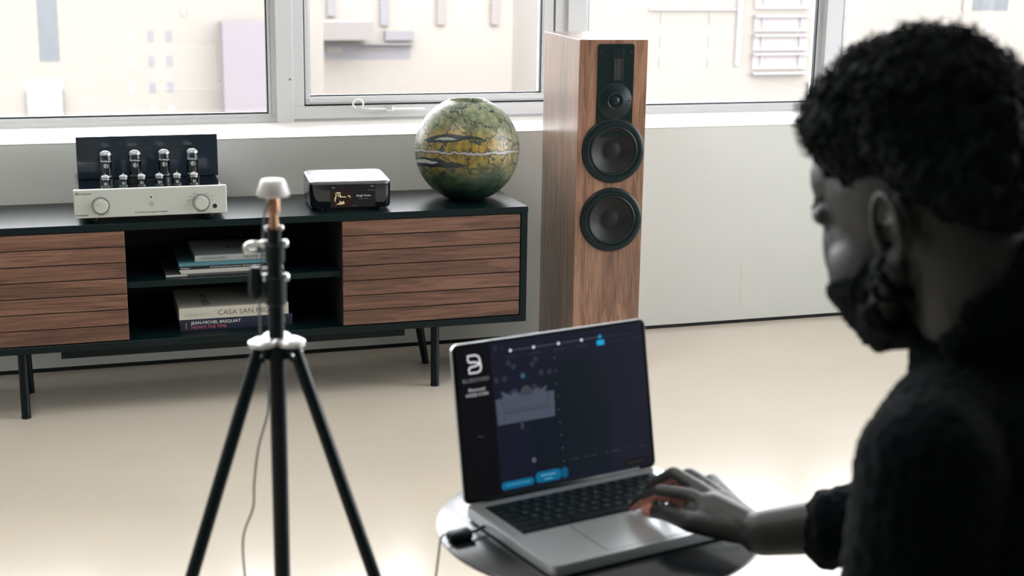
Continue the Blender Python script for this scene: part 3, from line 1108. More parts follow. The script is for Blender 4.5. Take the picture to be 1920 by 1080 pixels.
    vz = mth(nt, 'MULTIPLY_ADD', nzf.outputs['Fac'], 0.07, mth(nt, 'SUBTRACT', vz, 0.035))
    av = mth(nt, 'ABSOLUTE', vz)
    hz = N(nt, 'ShaderNodeTexNoise')
    mp = N(nt, 'ShaderNodeMapping')
    mp.inputs['Scale'].default_value = (26, 4, 3)
    nt.links.new(v, mp.inputs[0])
    nt.links.new(mp.outputs[0], hz.inputs[0])
    hz.inputs['Scale'].default_value = 1.0
    strokes = mth(nt, 'MULTIPLY', mth(nt, 'LESS_THAN', av, 0.13), mth(nt, 'GREATER_THAN', mth(nt, 'SUBTRACT', hz.outputs['Fac'], mth(nt, 'MULTIPLY', av, 1.2)), 0.49))
    base = mixc(nt, mth(nt, 'MULTIPLY', strokes, 0.6), base, (0.04, 0.04, 0.012, 1))
    base = mixc(nt, mth(nt, 'LESS_THAN', av, 0.034), base, (0.02, 0.03, 0.03, 1))
    base = mixc(nt, mth(nt, 'LESS_THAN', av, 0.022), base, (0.30, 0.29, 0.28, 1))
    dark = (0.006, 0.018, 0.022, 1)
    f = mth(nt, 'MAXIMUM', ell(-.42, .125, .43, .078, 0.02), ell(-.05, .145, .38, .042, -.10))
    base = mixc(nt, f, base, dark)
    base = mixc(nt, ell(-.40, .12, .21, .028), base, (0.30, 0.31, 0.29, 1))
    base = mixc(nt, mth(nt, 'MAXIMUM', ell(-.75, -.29, .45, .085, -.10), ell(-.35, -.36, .36, .05, -.02)), base, dark)
    base = mixc(nt, ell(-.80, -.275, .26, .035, -.14), base, (0.34, 0.35, 0.33, 1))
    # knots
    xr, yr, zr = 0, 0, 0
    dots = [(416, 238, .030, 0), (672, 200, .026, 0), (779, 226, .034, 0), (284, 354, .026, 0), (318, 583, .036, 1), (655, 533, .038, 1), (850, 478, .050, 1),
            (880, 458, .026, 1), (915, 522, .026, 1), (787, 657, .036, 1), (655, 711, .026, 1), (432, 767, .045, 1), (758, 810, .038, 1), (605, 845, .034, 1), (322, 230, .026, 0)]
    acc = None
    for (px, py, r_, dk) in dots:
        cx, cz = (px - 555) / 481, -(py - 545) / 481
        dx = mth(nt, 'SUBTRACT', X, cx)
        dz = mth(nt, 'SUBTRACT', Z, cz)
        d = mth(nt, 'SQRT', mth(nt, 'ADD', mth(nt, 'MULTIPLY', dx, dx), mth(nt, 'MULTIPLY', dz, dz)))
        q = mth(nt, 'LESS_THAN', d, r_)
        acc = q if acc is None else mth(nt, 'MAXIMUM', acc, q)
    base = mixc(nt, acc, base, (0.022, 0.045, 0.055, 1))
    nt.links.new(base, p.inputs['Base Color'])
    p.inputs['Roughness'].default_value = 0.42
    p.inputs['Coat Weight'].default_value = 0.12
    p.inputs['Coat Roughness'].default_value = 0.2
    return mt


vs = empty('round_vase', (1.1151, 3.9, SZ1 + .001))
tag(vs, 'round olive and ochre crackled vase standing on the sideboard', 'vase')
bm = bmesh.new()
vc = 0.1525
pf = [(0, -VR * .985 + .004)] + []
a0, a1 = -72, 68
prof = [(0, -math.sin(R(72)) * VR)]
for i in range(0, 41):
    t = R(a0 + (a1 - a0) * i / 40)
    prof.append((VR * math.cos(t), VR * math.sin(t)))
rt_, zt_ = prof[-1]
prof += [(rt_ - .002, zt_ + .002), (rt_ - .006, zt_ + .001), (rt_ - .004, zt_ - .02), (VR * .78, VR * .5), (VR * .9, 0), (VR * .6, -VR * .7), (0, -VR * .85)]
lathe(bm, prof, 64)
o = obj('vase_body', bm, vase_mat(), vs, True)
o.location = (0, 0, math.sin(R(72)) * VR)
o.rotation_euler = (0, 0, R(-15.5))
vs.location.z = SZ1 + .0005

# ------------------------------------------------------------------ floorstanding loudspeaker
sp_ = empty('floorstanding_loudspeaker', (1.3995, 3.771, 0), R(-3.5))
tag(sp_, 'tall walnut floorstanding loudspeaker with two dark woofers beside the sideboard', 'loudspeaker')
SW, SD, SH = .20, .365, .97
cab = obj('cabinet', box(0, SW, 0, SD, .02, SH, .0012, 2), M['spkwood'], sp_)
hb = bmesh.new()
for zc in (.6600, .4615):
    cyl(hb, (.1055, -.02, zc), (.1055, .03, zc), .0735, n=64)
hole = obj('hole', hb, None)
hole.matrix_world = Matrix.Translation(sp_.location) @ Matrix.Rotation(R(-3.5), 4, 'Z')
bo = cab.modifiers.new('b', 'BOOLEAN')
bo.operation = 'DIFFERENCE'
bo.object = hole
bpy.context.view_layer.update()
me = bpy.data.meshes.new_from_object(cab.evaluated_get(bpy.context.evaluated_depsgraph_get()))
cab.modifiers.clear()
cab.data = me
bpy.data.objects.remove(hole, do_unlink=True)
obj('plinth', box(.005, SW - .005, .005, SD - .01, .004, .02, .001, 1), M['matteblack'], sp_)
bm = bmesh.new()
for x in (.02, SW - .02):
    for y in (.03, SD - .03):
        lathe(bm, [(0, .006), (.010, .006), (.010, .001), (.007, 0), (0, 0)], 14, 'Z', (x, y, 0))
obj('feet', bm, M['matteblack'], sp_)
M['baffle'] = simple('dark_green_black_plate', (0.0035, 0.0125, 0.0135, 1), 0.34, bump=0.05, bscale=800, spec=0.25)
M['cone'] = simple('wood_fibre_cone', (0.008, 0.009, 0.010, 1), 0.5, bump=0.3, bscale=60, var=0.3, spec=0.3)
M['rubber'] = simple('rubber_surround', (0.003, 0.010, 0.011, 1), 0.38, spec=0.3)
cxm = .1055
pl = obj('tweeter_plate', prism(bmesh.new(), rrect(.053, .1585, .70, .958, .007, 5), -.0035, .001), M['baffle'], sp_)
bm = bmesh.new()
bx(bm, .0945, .1275, -.0048, -.003, .853, .946, .0008, 1)
obj('ribbon_frame', bm, M['rubber'], pl)
bm = bmesh.new()
bx(bm, .0985, .1235, -.0052, -.0046, .858, .918)
obj('ribbon_slot', bm, M['interior'], pl)
for x in (.1030, .1085, .1140):
    obj('ribbon_bar', box(x - .0009, x + .0009, -.0066, -.005, .860, .916), simple('grey_ribbon_bar', (0.16, 0.18, 0.19, 1), .3, metal=.6) if x < .104 else bpy.data.materials['grey_ribbon_bar'], pl)
bm = bmesh.new()
lathe(bm, [(0, .0058), (.0028, .0058), (.0028, .003)], 14, 'Y', (.1110, 0, .936))
obj('screw', bm, M['interior'], pl)
for x in (.064, .150):
    bm = bmesh.new()
    lathe(bm, [(0, .0040), (.003, .0044), (.0036, .0036)], 14, 'Y', (x, 0, .936))
    obj('screw', bm, M['interior'], pl)
# dome tweeter
tw = bmesh.new()
lathe(tw, [(.0495, .0034), (.0495, .0042), (.0488, .0048), (.0250, .0042), (.0225, .0058), (.0205, .0052), (.0165, .0012), (.0135, .0012), (.0135, .0035),
           (.0115, .0065), (.006, .0088), (0, .0095)], 48, 'Y', (.1068, 0, .8005))
t_ = obj('dome_tweeter', tw, M['baffle'], sp_, True)
tw = bmesh.new()
lathe(tw, [(.0500, .0034), (.0500, .0052), (.0490, .0052), (.0490, .0034)], 56, 'Y', (.1068, 0, .8005))
lathe(tw, [(.0232, .0048), (.0236, .0062), (.0226, .0064), (.0222, .005)], 40, 'Y', (.1068, 0, .8005))
obj('trim_ring', tw, simple('grey_trim_ring', (0.035, 0.045, 0.045, 1), .35), t_)
text('lettering', 'HI-FI', .0045, M['greyink'], t_, front_m(.1068, -.0056, .8385), align='CENTER')
for x in (.065, .1486):
    bm = bmesh.new()
    lathe(bm, [(0, .0056), (.0022, .0056), (.0022, .003)], 12, 'Y', (x, 0, .8005))
    obj('screw', bm, M['interior'], t_)


def woofer(zc):
    wf = empty('woofer', (cxm, 0, zc))
    wf.parent = sp_
    b = bmesh.new()
    lathe(b, [(.0700, .006), (.0730, .0085), (.0800, .0085), (.0885, .0072), (.0920, .0045), (.0925, 0), (.07, 0)], 64, 'Y')
    obj('basket_ring', b, M['baffle'], wf, True)
    b = bmesh.new()
    lathe(b, [(.0625, .0055), (.0640, .0095), (.0670, .0115), (.0700, .0095), (.0715, .006)], 64, 'Y')
    obj('surround', b, M['rubber'], wf, True)
    b = bmesh.new()
    lathe(b, [(.0630, .006), (.052, .000), (.038, -.0062), (.0275, -.0100), (.0255, -.0096), (.020, -.0072), (.012, -.0052), (0, -.0045)], 64, 'Y')
    obj('cone', b, M['cone'], wf, True)
    for k in range(6):
        a = R(90 + 60 * k + (12 if k else 0))
        b = bmesh.new()
        lathe(b, [(0, .0088), (.0026, .0092), (.0032, .0078)], 12, 'Y', (.083 * math.cos(a), 0, .083 * math.sin(a)))
        obj('screw', b, M['interior'], wf)
    return wf


# cabinet front is cut visually by a dark recess disc behind each cone
for zc in (.6600, .4615):
    woofer(zc)

# ------------------------------------------------------------------ round side table
TZ = 0.487
tb = empty('side_table', (0.661, 1.662, 0))
tag(tb, 'small round black metal side table carrying the laptop', 'table')
bm = bmesh.new()
lathe(bm, [(0, TZ - .004), (.2140, TZ - .004), (.2155, TZ - .0052), (.2155, TZ - .0085), (.2140, TZ - .010), (0, TZ - .010)], 96)
M['tabletop'] = simple('black_table_lacquer', (0.004, 0.007, 0.009, 1), 0.24, bump=0.05, bscale=300)
autosmooth(obj('table_top', bm, M['tabletop'], tb), 50)
bm = bmesh.new()
cyl(bm, (0, 0, .012), (0, 0, TZ - .010), .014, n=24)
obj('column', bm, M['black'], tb, True)
bm = bmesh.new()
lathe(bm, [(0, .014), (.03, .014), (.145, .008), (.15, .004), (.15, 0), (0, 0)], 48)
obj('base', bm, M['black'], tb)

# ------------------------------------------------------------------ laptop
LA = 0.22176
lt = empty('laptop', (0.49337, 1.72390, TZ - .004), LA)
tag(lt, 'open grey laptop with a dark audio measuring screen, on the round table', 'laptop')
W, D, HB = .3126, .2212, .0175    # local: x along hinge, -y towards the user
DZ = HB
bm = bmesh.new()
pts = rrect(0, W, -D, 0, .011, 5)
for zlo, zhi, k0, k1 in ((.002, .004, .985, 1.0), (.004, HB - .001, 1, 1), (HB - .001, HB, 1, .997)):
    a = [bm.verts.new((W / 2 + (x - W / 2) * k0, -D / 2 + (y + D / 2) * k0, zlo)) for x, y in pts]
    b_ = [bm.verts.new((W / 2 + (x - W / 2) * k1, -D / 2 + (y + D / 2) * k1, zhi)) for x, y in pts]
    for i in range(len(a)):
        bm.faces.new((a[i], a[(i + 1) % len(a)], b_[(i + 1) % len(a)], b_[i]))
    if zlo == .002:
        bm.faces.new(a[::-1])
    if zhi == HB:
        bm.faces.new(b_)
bmesh.ops.remove_doubles(bm, verts=bm.verts[:], dist=1e-5)
base = autosmooth(obj('base', bm, M['spacegrey'], lt))
bm = bmesh.new()
for x in (.03, W - .03):
    for y in (-.03, -D + .03):
        lathe(bm, [(0, .003), (.008, .003), (.008, 0), (0, 0)], 14, 'Z', (x, y, 0))
obj('feet', bm, M['matteblack'], lt)
kb0, kb1, ky0, ky1 = .020, .2926, -.1195, -.0185
obj('keyboard_well', box(kb0, kb1, ky0, ky1, HB - .0004, HB + .0003), M['key'], lt)
obj('trackpad', prism(bmesh.new(), rrect(.086, .2266, -.2125, -.1265, .004, 4), 0, .0004), M['spacegrey'], lt)
tp = lt.children[-1]
tp.rotation_euler = (0, 0, 0)
for v in tp.data.vertices:
    x, y, z = v.co
    v.co = (x, z, HB + .0001 + y)
bm = bmesh.new()
bx(bm, .2262, .2266, -.2125, -.1265, HB, HB + .0006)
bx(bm, .086, .2266, -.1267, -.1263, HB, HB + .0006)
bx(bm, .086, .0864, -.2125, -.1265, HB, HB + .0006)
obj('trackpad_edge', bm, M['greyink'], lt)
rows = [('esc 1 2 3 4 5 6 7 8 9 0 - =', 14, None), ('` 1 2 3 4 5 6 7 8 9 0 - = <', 14, None), ('> Q W E R T Y U I O P [ ] \\', 14, None), ('^ A S D F G H J K L ; ~ *', 13, None),
        ('^ Z X C V B N M , . / ^', 12, None), None]
nrow = 6
rh = (ky1 - ky0 - .004) / nrow
keymesh = {}
legend_me = []
kcount = 0


def add_key(x0, x1, y0, y1):
    wv = round(x1 - x0, 4)
    hv = round(y1 - y0, 4)
    if (wv, hv) not in keymesh:
        o = obj('key', box(-wv / 2, wv / 2, -hv / 2, hv / 2, 0, .0012, .0005, 1), M['key'], lt)
        keymesh[(wv, hv)] = o
    else:
        o = keymesh[(wv, hv)].copy()
        C.objects.link(o)
        o.parent = lt
    o.location = ((x0 + x1) / 2, (y0 + y1) / 2, HB + .0004)


def legend(s, x, y, size=.0055):
    cu = bpy.data.curves.new('l', 'FONT')
    cu.body = s
    cu.size = size
    cu.align_x = 'CENTER'
    cu.resolution_u = 1
    t = bpy.data.objects.new('l', cu)
    C.objects.link(t)
    bpy.context.view_layer.update()
    me = bpy.data.meshes.new_from_object(t.evaluated_get(bpy.context.evaluated_depsgraph_get()))
    bpy.data.objects.remove(t, do_unlink=True)
    me.transform(Matrix.Translation((x, y, HB + .00175)))
    legend_me.append(me)


gapk = .003
for ri in range(nrow):
    y1 = ky1 - .002 - ri * rh
    y0 = y1 - rh + gapk * .8
    xs, xe = kb0 + .002, kb1 - .002
    if ri < 5:
        keys = rows[ri][0].split(' ')
        n = len(keys)
        u = (xe - xs + gapk) / 14.5
        ws = [u] * n
        rest = (xe - xs + gapk) - u * n
        if ri in (0, 2):
            ws[0] += rest
        elif ri == 1:
            ws[-1] += rest
        else:
            ws[0] += rest / 2
            ws[-1] += rest / 2
        x = xs
        for k_, w_ in zip(keys, ws):
            add_key(x, x + w_ - gapk, y0, y1)
            if len(k_) == 1 and k_ not in '^~*<>':
                legend(k_, x + (w_ - gapk) / 2, y0 + .005)
            x += w_
    else:
        u = (xe - xs + gapk) / 14.5
        x = xs
        for w_ in (u, u, u, u * 1.25, u * 5.0, u * 1.25, u):
            add_key(x, x + w_ - gapk, y0, y1)
            x += w_
        add_key(x, x + u - gapk, y0, (y0 + y1) / 2 - .0004)
        x += u
        add_key(x, x + u - gapk, y0, (y0 + y1) / 2 - .0004)
        add_key(x, x + u - gapk, (y0 + y1) / 2 + .0004, y1)
        x += u
        add_key(x, x + u - gapk, y0, (y0 + y1) / 2 - .0004)
bm = bmesh.new()
for me in legend_me:
    bm.from_mesh(me)
    bpy.data.meshes.remove(me)
lg = obj('key_legends', bm, M['legend'], lt)
tag(lg, kind='stuff')
# speaker grilles either side of the keys: rows of tiny holes
bm = bmesh.new()
for xx in (.0105, W - .0105):
    for i in range(34):
        for j in (-1, 0, 1):
            x, y = xx + j * .0022, ky0 + .002 + i * .0029
            bm.faces.new([bm.verts.new((x + .0006 * math.cos(R(60 * q)), y + .0006 * math.sin(R(60 * q)), HB + .0002)) for q in range(6)])
tag(obj('speaker_holes', bm, M['key'], lt), kind='stuff')
bm = bmesh.new()
cyl(bm, (.03, .001, HB + .001), (W - .03, .001, HB + .001), .0045, n=16)
obj('hinge', bm, M['matteblack'], lt, True)
# lid: local frame x along hinge, y up the screen, z towards the user
TL = 0.19507
lid = empty('screen_lid', (0, 0, HB - .0002))
lid.parent = lt
lid.rotation_euler = (PI / 2 - TL, 0, 0)
SHt = .2150


def lobj(nm, pts, z0, z1, mt_, parent):
    b = bmesh.new()
    a_ = [b.verts.new((x, y, z0)) for x, y in pts]
    c2_ = [b.verts.new((x, y, z1)) for x, y in pts]
    b.faces.new(a_[::-1])
    b.faces.new(c2_)
    for i in range(len(pts)):
        b.faces.new((a_[i], a_[(i + 1) % len(pts)], c2_[(i + 1) % len(pts)], c2_[i]))
    return obj(nm, b, mt_, parent)


lobj('lid_shell', rrect(0, W, 0, SHt, .010, 6), -.0042, -.0002, M['spacegrey'], lid)
M['bezel'] = simple('black_glass_bezel', (0.003, 0.004, 0.006, 1), 0.2, spec=0.25)
lobj('bezel', rrect(.0012, W - .0012, .001, SHt - .0012, .009, 6), -.0002, .0004, M['bezel'], lid)
gz = [.00042]


def gfx(nm, pts, col, rough=.3):
    gz[0] += .00001
    key = 'screen_' + '_'.join(map(str, col))
    mt_ = bpy.data.materials.get(key) or emis(key, rgb(*col), 1.0, rough)
    return lobj(nm, pts, gz[0], gz[0] + .00002, mt_, lid)


gfx('side_bar', [(.006, .006), (.0576, .006), (.0576, .2105), (.006, .2105)], (7, 7, 10))
gfx('main_view', [(.0576, .006), (.3062, .006), (.3062, .2105), (.0576, .2105)], (18, 21, 36))
gz[0] += .00002
gfx('dark_area', [(.112, .012), (.235, .012), (.246, .06), (.243, .12), (.225, .165), (.190, .180), (.150, .170), (.118, .12)], (12, 21, 30))
gz[0] += .00002
gfx('sofa', [(.0605, .0985), (.151, .0985), (.1525, .134), (.138, .134), (.142, .1435), (.133, .138), (.124, .141), (.112, .134), (.103, .134), (.091, .141),
             (.083, .137), (.069, .144), (.072, .1345), (.0598, .133)], (72, 78, 92))
gfx('listener', [(.099, .133), (.0985, .139), (.105, .1465), (.112, .1465), (.119, .139), (.118, .133)], (62, 63, 70))
gz[0] += .00002
gfx('sofa_line', [(.0735, .1125), (.141, .1125), (.1405, .1135), (.074, .1137)], (40, 44, 54))
gfx('sofa_line', [(.076, .1165), (.139, .1175), (.138, .1183), (.077, .1173)], (48, 52, 62))
gfx('sofa_line', [(.0705, .106), (.0735, .1135), (.0685, .138), (.0678, .138), (.0725, .1135), (.0697, .106)], (48, 52, 62))
gfx('sofa_line', [(.1435, .106), (.141, .1135), (.1425, .138), (.1433, .138), (.142, .1135), (.1444, .106)], (48, 52, 62))
gfx('stand', [(.0955, .0885), (.1, .0885), (.0995, .1), (.0965, .1)], (60, 60, 70))


def circ(x, y, r_, n=14, inner=0):
    return [(x + r_ * math.cos(2 * PI * i / n), y + r_ * math.sin(2 * PI * i / n)) for i in range(n)]


def ringg(nm, x, y, r_, col, t=.0006):
    key = 'screen_' + '_'.join(map(str, col))
    mt_ = bpy.data.materials.get(key) or emis(key, rgb(*col), 1.0)
    gz[0] += .00001
    b = bmesh.new()
    tube(b, [(px, py, gz[0]) for px, py in circ(x, y, r_, 16) + [(x + r_, y)]], t, 5, False)
    return obj(nm, b, mt_, lid)


for x, y in ((.0839, .1807), (.0915, .1745), (.1271, .1805), (.1215, .174), (.0633, .1597), (.0765, .1597), (.1345, .1607), (.1474, .1605), (.0915, .1415), (.085, .1395), (.122, .1435), (.1285, .139)):
    ringg('position_marker', x, y, .0026, (64, 68, 84))
gfx('position_marker', circ(.1118, .0432, .0034), (88, 90, 100))
gfx('head_marker', circ(.1052, .1606, .0040), (70, 74, 84))
gz[0] += .00002
gfx('head_marker', circ(.1052, .1600, .0026), (12, 96, 130))
gfx('timeline', [(.089, .1966), (.2343, .1972), (.2343, .1980), (.089, .1974)], (84, 88, 100))
gfx('timeline', [(.2343, .1972), (.2982, .1960), (.2982, .1965), (.2343, .1980)], (14, 56, 76))
gz[0] += .00002
for x in (.089, .1256, .1657, .2035):
    gfx('timeline_dot', circ(x, .1971, .0021), (225, 228, 232))
gfx('timeline_dot', circ(.2343, .1982, .0026), (20, 150, 195))
gfx('active_step', rrect(.2282, .2408, .1862, .1932, .001, 2), (18, 160, 208))
for x, l in ((.089, 7), (.1256, 13), (.1657, 11), (.2035, 11), (.262, 6), (.291, 6)):
    gfx('step_caption', [(x - l * .0009, .1882), (x + l * .0009, .1884), (x + l * .0009, .1898), (x - l * .0009, .1896)], (44, 48, 62))
gfx('round_button', circ(.0655, .2030, .0036), (36, 40, 56))
gfx('round_button', circ(.0765, .2030, .0036), (26, 30, 44))
gfx('blue_button', rrect(.0580, .1092, .0105, .0208, .005, 5), (8, 96, 136))
gfx('blue_button', rrect(.1122, .1530, .0105, .0255, .006, 5), (8, 96, 136))
gfx('blue_button', rrect(.1535, .1640, .0105, .0255, .005, 5), (8, 80, 116))
gfx('black_button', rrect(.2595, .3020, .0085, .0185, .003, 4), (10, 11, 16))
gz[0] += .00002
gfx('button_caption', [(.065, .0152), (.103, .0152), (.103, .0168), (.065, .0168)], (70, 140, 168))
gfx('button_caption', [(.120, .0190), (.144, .0190), (.144, .0206), (.120, .0206)], (100, 160, 185))
gfx('button_caption', [(.126, .0135), (.138, .0135), (.138, .0150), (.126, .0150)], (100, 160, 185))
gfx('button_caption', [(.264, .0125), (.292, .0125), (.292, .0140), (.264, .0140)], (48, 46, 48))
for i in range(9):
    gfx('scale_mark', circ(.157 + .0002 * i, .1785 - .018 * i, .0010, 6), (92, 96, 108))
for x in (.170, .176, .181, .195, .205, .211, .230, .241, .246, .252, .270, .291):
    gfx('scale_mark', circ(x, .0345, .0009, 6), (86, 90, 104))
for s, x, y, sz, col in (('BLUESOUND', .0330, .1625, .0070, (120, 122, 126)), ('Bluesound', .0330, .1500, .0060, (200, 200, 204)), ('NODE ICON', .0330, .1430, .0060, (200, 200, 204)), ('Menu', .0330, .087, .0045, (60, 60, 66))):
    key = 'screen_' + '_'.join(map(str, col))
    mt_ = bpy.data.materials.get(key) or emis(key, rgb(*col), 1.0)
    text('screen_lettering', s, sz, mt_, lid, Matrix.Translation((x, y, .00055)), align='CENTER', depth=.00001, width=.040 if s == 'BLUESOUND' else None)
# emblem: a B drawn as one rounded stroke
key = 'screen_215_216_220'
mt_ = emis(key, rgb(215, 216, 220), 1.0)
b = bmesh.new()
path = [(.0232, .1905), (.0232, .1978), (.0345, .1978), (.0390, .1958), (.0408, .1920), (.0412, .1880), (.0420, .1800), (.0400, .1758), (.0360, .1744), (.0236, .1744), (.0236, .1800), (.0262, .1826), (.0340, .1832), (.0385, .1850), (.0408, .1885)]
tube(b, [(x, y, .0006) for x, y in path], .00125, 6, False)
path = [(.0232, .1905), (.0250, .1890), (.0340, .1884), (.0385, .1868), (.0412, .1840)]
tube(b, [(x, y, .0006) for x, y in path], .00125, 6, False)
obj('emblem', b, mt_, lid)

# ------------------------------------------------------------------ microphone stand
HX, HY = .2448, 1.6913
ms = empty('tripod_stand', (HX, HY, 0))
tag(ms, 'black telescopic tripod stand with chrome clamps in front of the sideboard', 'stand')
view = Vector((HX, HY, 0)).normalized()
side = Vector((view.y, -view.x, 0))      # to the right in the picture


def mcyl(nm, z0, z1, r, mat, n=24, chamfer=0.0):
    b = bmesh.new()
    c = chamfer
    lathe(b, [(0, z0), (r - c, z0), (r, z0 + c), (r, z1 - c), (r - c, z1), (0, z1)], n)
    return autosmooth(obj(nm, b, mat, ms))


mcyl('pole', .10, .752, .0102, M['black'])
mcyl('pole', .750, .804, .0098, M['black'])
mcyl('clamp_collar', .800, .836, .0128, M['matteblack'], chamfer=.002)
mcyl('pole', .836, .852, .0092, M['black'])
mcyl('clamp_collar', .852, .876, .0118, M['matteblack'], chamfer=.002)
mcyl('pole', .876, .8935, .0082, M['black'])
for sgn in (-1, 1):
    for z, rr in ((.834, .0040), (.8755, .0038), (.8945, .0026)):
        p = side * sgn * (.0125 if z < .89 else .0085)
        b = bmesh.new()
        lathe(b, [(0, z - rr * 1.3), (rr, z - rr), (rr * 1.1, z), (rr, z + rr), (0, z + rr * 1.3)], 12, 'Z', (p.x, p.y, 0))
        obj('bolt', b, M['chrome'], ms, True)
b = bmesh.new()
p0 = side * -.011
lev = [p0 + Vector((0, 0, .8735)), side * -.018 + Vector((0, 0, .8755)), side * -.028 + Vector((0, 0, .8760)), side * -.0335 + Vector((0, 0, .872)), side * -.032 + Vector((0, 0, .8665)), side * -.021 + Vector((0, 0, .867))]
tube(b, spline(lev, 4), .0032, 8)
obj('clamp_lever', b, M['chrome'], ms, True)
b = bmesh.new()
c_ = side * -.0235
lathe(b, [(0, .8095), (.0065, .8095), (.0088, .816), (.0088, .832), (.006, .8475), (0, .8475)], 8, 'Z', (c_.x, c_.y, 0))
cyl(b, (c_.x, c_.y, .828), (0, 0, .828), .004, n=10)
obj('wing_knob', b, M['matteblack'], ms)
# hub plate with three lobes and the leg brackets
legdir = [view, (view * -.5 + side * .866), (view * -.5 - side * .866)]
b = bmesh.new()
ol = []
for i in range(72):
    t = 2 * PI * i / 72
    v_ = Vector((math.cos(t), math.sin(t), 0))
    k = max(v_.dot(d_) for d_ in legdir)
    ol.append(v_ * (.014 + .023 * max(0, (k - .5) / .5) ** 1.1))
lo = [b.verts.new((p.x, p.y, .752)) for p in ol]
hi = [b.verts.new((p.x, p.y, .757)) for p in ol]
ht = [b.verts.new((p.x * .8, p.y * .8, .760)) for p in ol]
for a_, c2_ in ((lo, hi), (hi, ht)):
    for i in range(72):
        b.faces.new((a_[i], a_[(i + 1) % 72], c2_[(i + 1) % 72], c2_[i]))
b.faces.new(lo[::-1])
b.faces.new(ht)
obj('hub_plate', b, simple('silver_hub', (0.62, 0.64, 0.65, 1), .3, metal=.7), ms)
b = bmesh.new()
lathe(b, [(0, .7515), (.018, .7515), (.019, .735), (.0125, .733), (0, .733)], 24)
obj('hub', b, M['matteblack'], ms)
for i, d_ in enumerate(legdir):
    t_ = Vector((-d_.y, d_.x, 0))
    top = d_ * .025 + Vector((0, 0, .747))
    bot = d_ * .300 + Vector((0, 0, .010))
    b = bmesh.new()
    cyl(b, top, bot, .0082, n=18)
    cyl(b, bot + (top - bot) * .02, bot - Vector((0, 0, .009)), .0095, .0105, 16)
    lg_ = autosmooth(obj('leg', b, M['black'], ms))
    b = bmesh.new()
    for s_ in (-1, 1):
        q = d_ * .024 + t_ * s_ * .0085
        cyl(b, q + Vector((0, 0, .753)) - d_ * .006, q + Vector((0, 0, .735)) + d_ * .004, .0045, n=8)
    obj('bracket', b, M['matteblack'], ms)
    b = bmesh.new()
    c0 = d_ * .026 + Vector((0, 0, .742))
    cyl(b, c0 - t_ * .012, c0 + t_ * .012, .0032, n=12)
    obj('rivet', b, M['chrome'], ms)
    b = bmesh.new()
    cyl(b, d_ * .0105 + Vector((0, 0, .14)), top + (bot - top) * .56, .0035, n=8)
    obj('brace', b, M['black'], ms)
mcyl('brace_collar', .13, .155, .0135, M['matteblack'])

mc = empty('measuring_microphone', (HX, HY, .8935))
tag(mc, 'small pale domed measuring microphone on top of the tripod stand', 'microphone')
b = bmesh.new()
lathe(b, [(0, .0370), (.010, .0380), (.0185, .0400), (.0200, .0425), (.0150, .0560), (.0135, .0590), (.010, .0600), (.004, .0603), (0, .0600)], 40)
obj('capsule', b, simple('pale_plastic', (0.62, 0.61, 0.60, 1), .35), mc, True)
b = bmesh.new()
lathe(b, [(0, 0), (.0058, 0), (.0062, .006), (.0052, .010), (.0052, .018), (.0076, .021), (.0076, .034), (.0065, .038), (0, .038)], 24)
autosmooth(obj('thread_adapter', b, M['brass'], mc))
mc['label'] = 'small pale domed measuring microphone on top of the tripod stand'

# cables
pv = Vector((HX, HY, 0))


def sp3(s, z, d=0.0):
    """offset to the right (s) and away (d) from the pole, at height z"""
    p = side * s + view * d
    return (HX + p.x, HY + p.y, z)


pts = [sp3(-.0045, .930, -.009), sp3(-.010, .915, -.004), sp3(-.0125, .895, .006), sp3(-.0155, .855, .0125), sp3(-.0195, .80, .016), sp3(-.0195, .745, .025), sp3(-.013, .70, .024), sp3(-.0125, .66, .022), sp3(-.0255, .615, .01),
       sp3(-.032, .57, .005), sp3(-.034, .54, 0), sp3(-.0475, .50, -.005), sp3(-.0455, .43, -.01), sp3(-.04, .25, 0), sp3(-.035, .05, .02), sp3(-.02, .0025, .06), sp3(.1, .0025, .10), sp3(.25, .0025, .05)]
cb = obj('microphone_cable', tube(bmesh.new(), spline(pts, 6), .0013, 8), M['cable'], None, True)
tag(cb, 'thin grey cable hanging down beside the tripod pole', 'cable')
ad = empty('usb_adapter', (0.4700, 1.6570, TZ - .0038), LA)
tag(ad, 'small black cable adapter at the left edge of the round table', 'adapter')
b = bmesh.new()
bx(b, -.019, .014, -.009, .009, 0, .013, .004, 3)
autosmooth(obj('adapter_body', b, M['matteblack'], ad))
b = bmesh.new()
tube(b, spline([(.013, 0, .007), (.024, .002, .0065), (.034, .006, .0075), (.0445, .007, .0085)], 5), .0022, 8)
obj('lead', b, M['matteblack'], ad, True)
pts = [(0.4520, 1.6545, TZ + .0045), (0.4455, 1.6520, TZ + .0075), (0.4405, 1.6495, TZ + .002), (0.4370, 1.6470, TZ - .02), (0.4330, 1.6450, TZ - .05), (0.4300, 1.6440, TZ - .10), (0.425, 1.645, .2), (0.415, 1.65, .03), (0.40, 1.66, .0025), (0.36, 1.72, .0025)]
cb = obj('usb_cable', tube(bmesh.new(), spline(pts, 6), .0014, 8), M['cable'], None, True)
tag(cb, 'thin grey cable dropping from the adapter over the table edge', 'cable')


# ------------------------------------------------------------------ seated man
def ico(bm, c, r, sub=2):
    bmesh.ops.create_icosphere(bm, subdivisions=sub, radius=r, matrix=Matrix.Translation(c))


def ellip(bm, c, ax, rad, sub=3):
    """ax: three unit vectors, rad: three radii"""
    mm = Matrix((ax[0] * rad[0], ax[1] * rad[1], ax[2] * rad[2])).transposed().to_4x4()
    mm.translation = c
    bmesh.ops.create_icosphere(bm, subdivisions=sub, radius=1, matrix=mm)


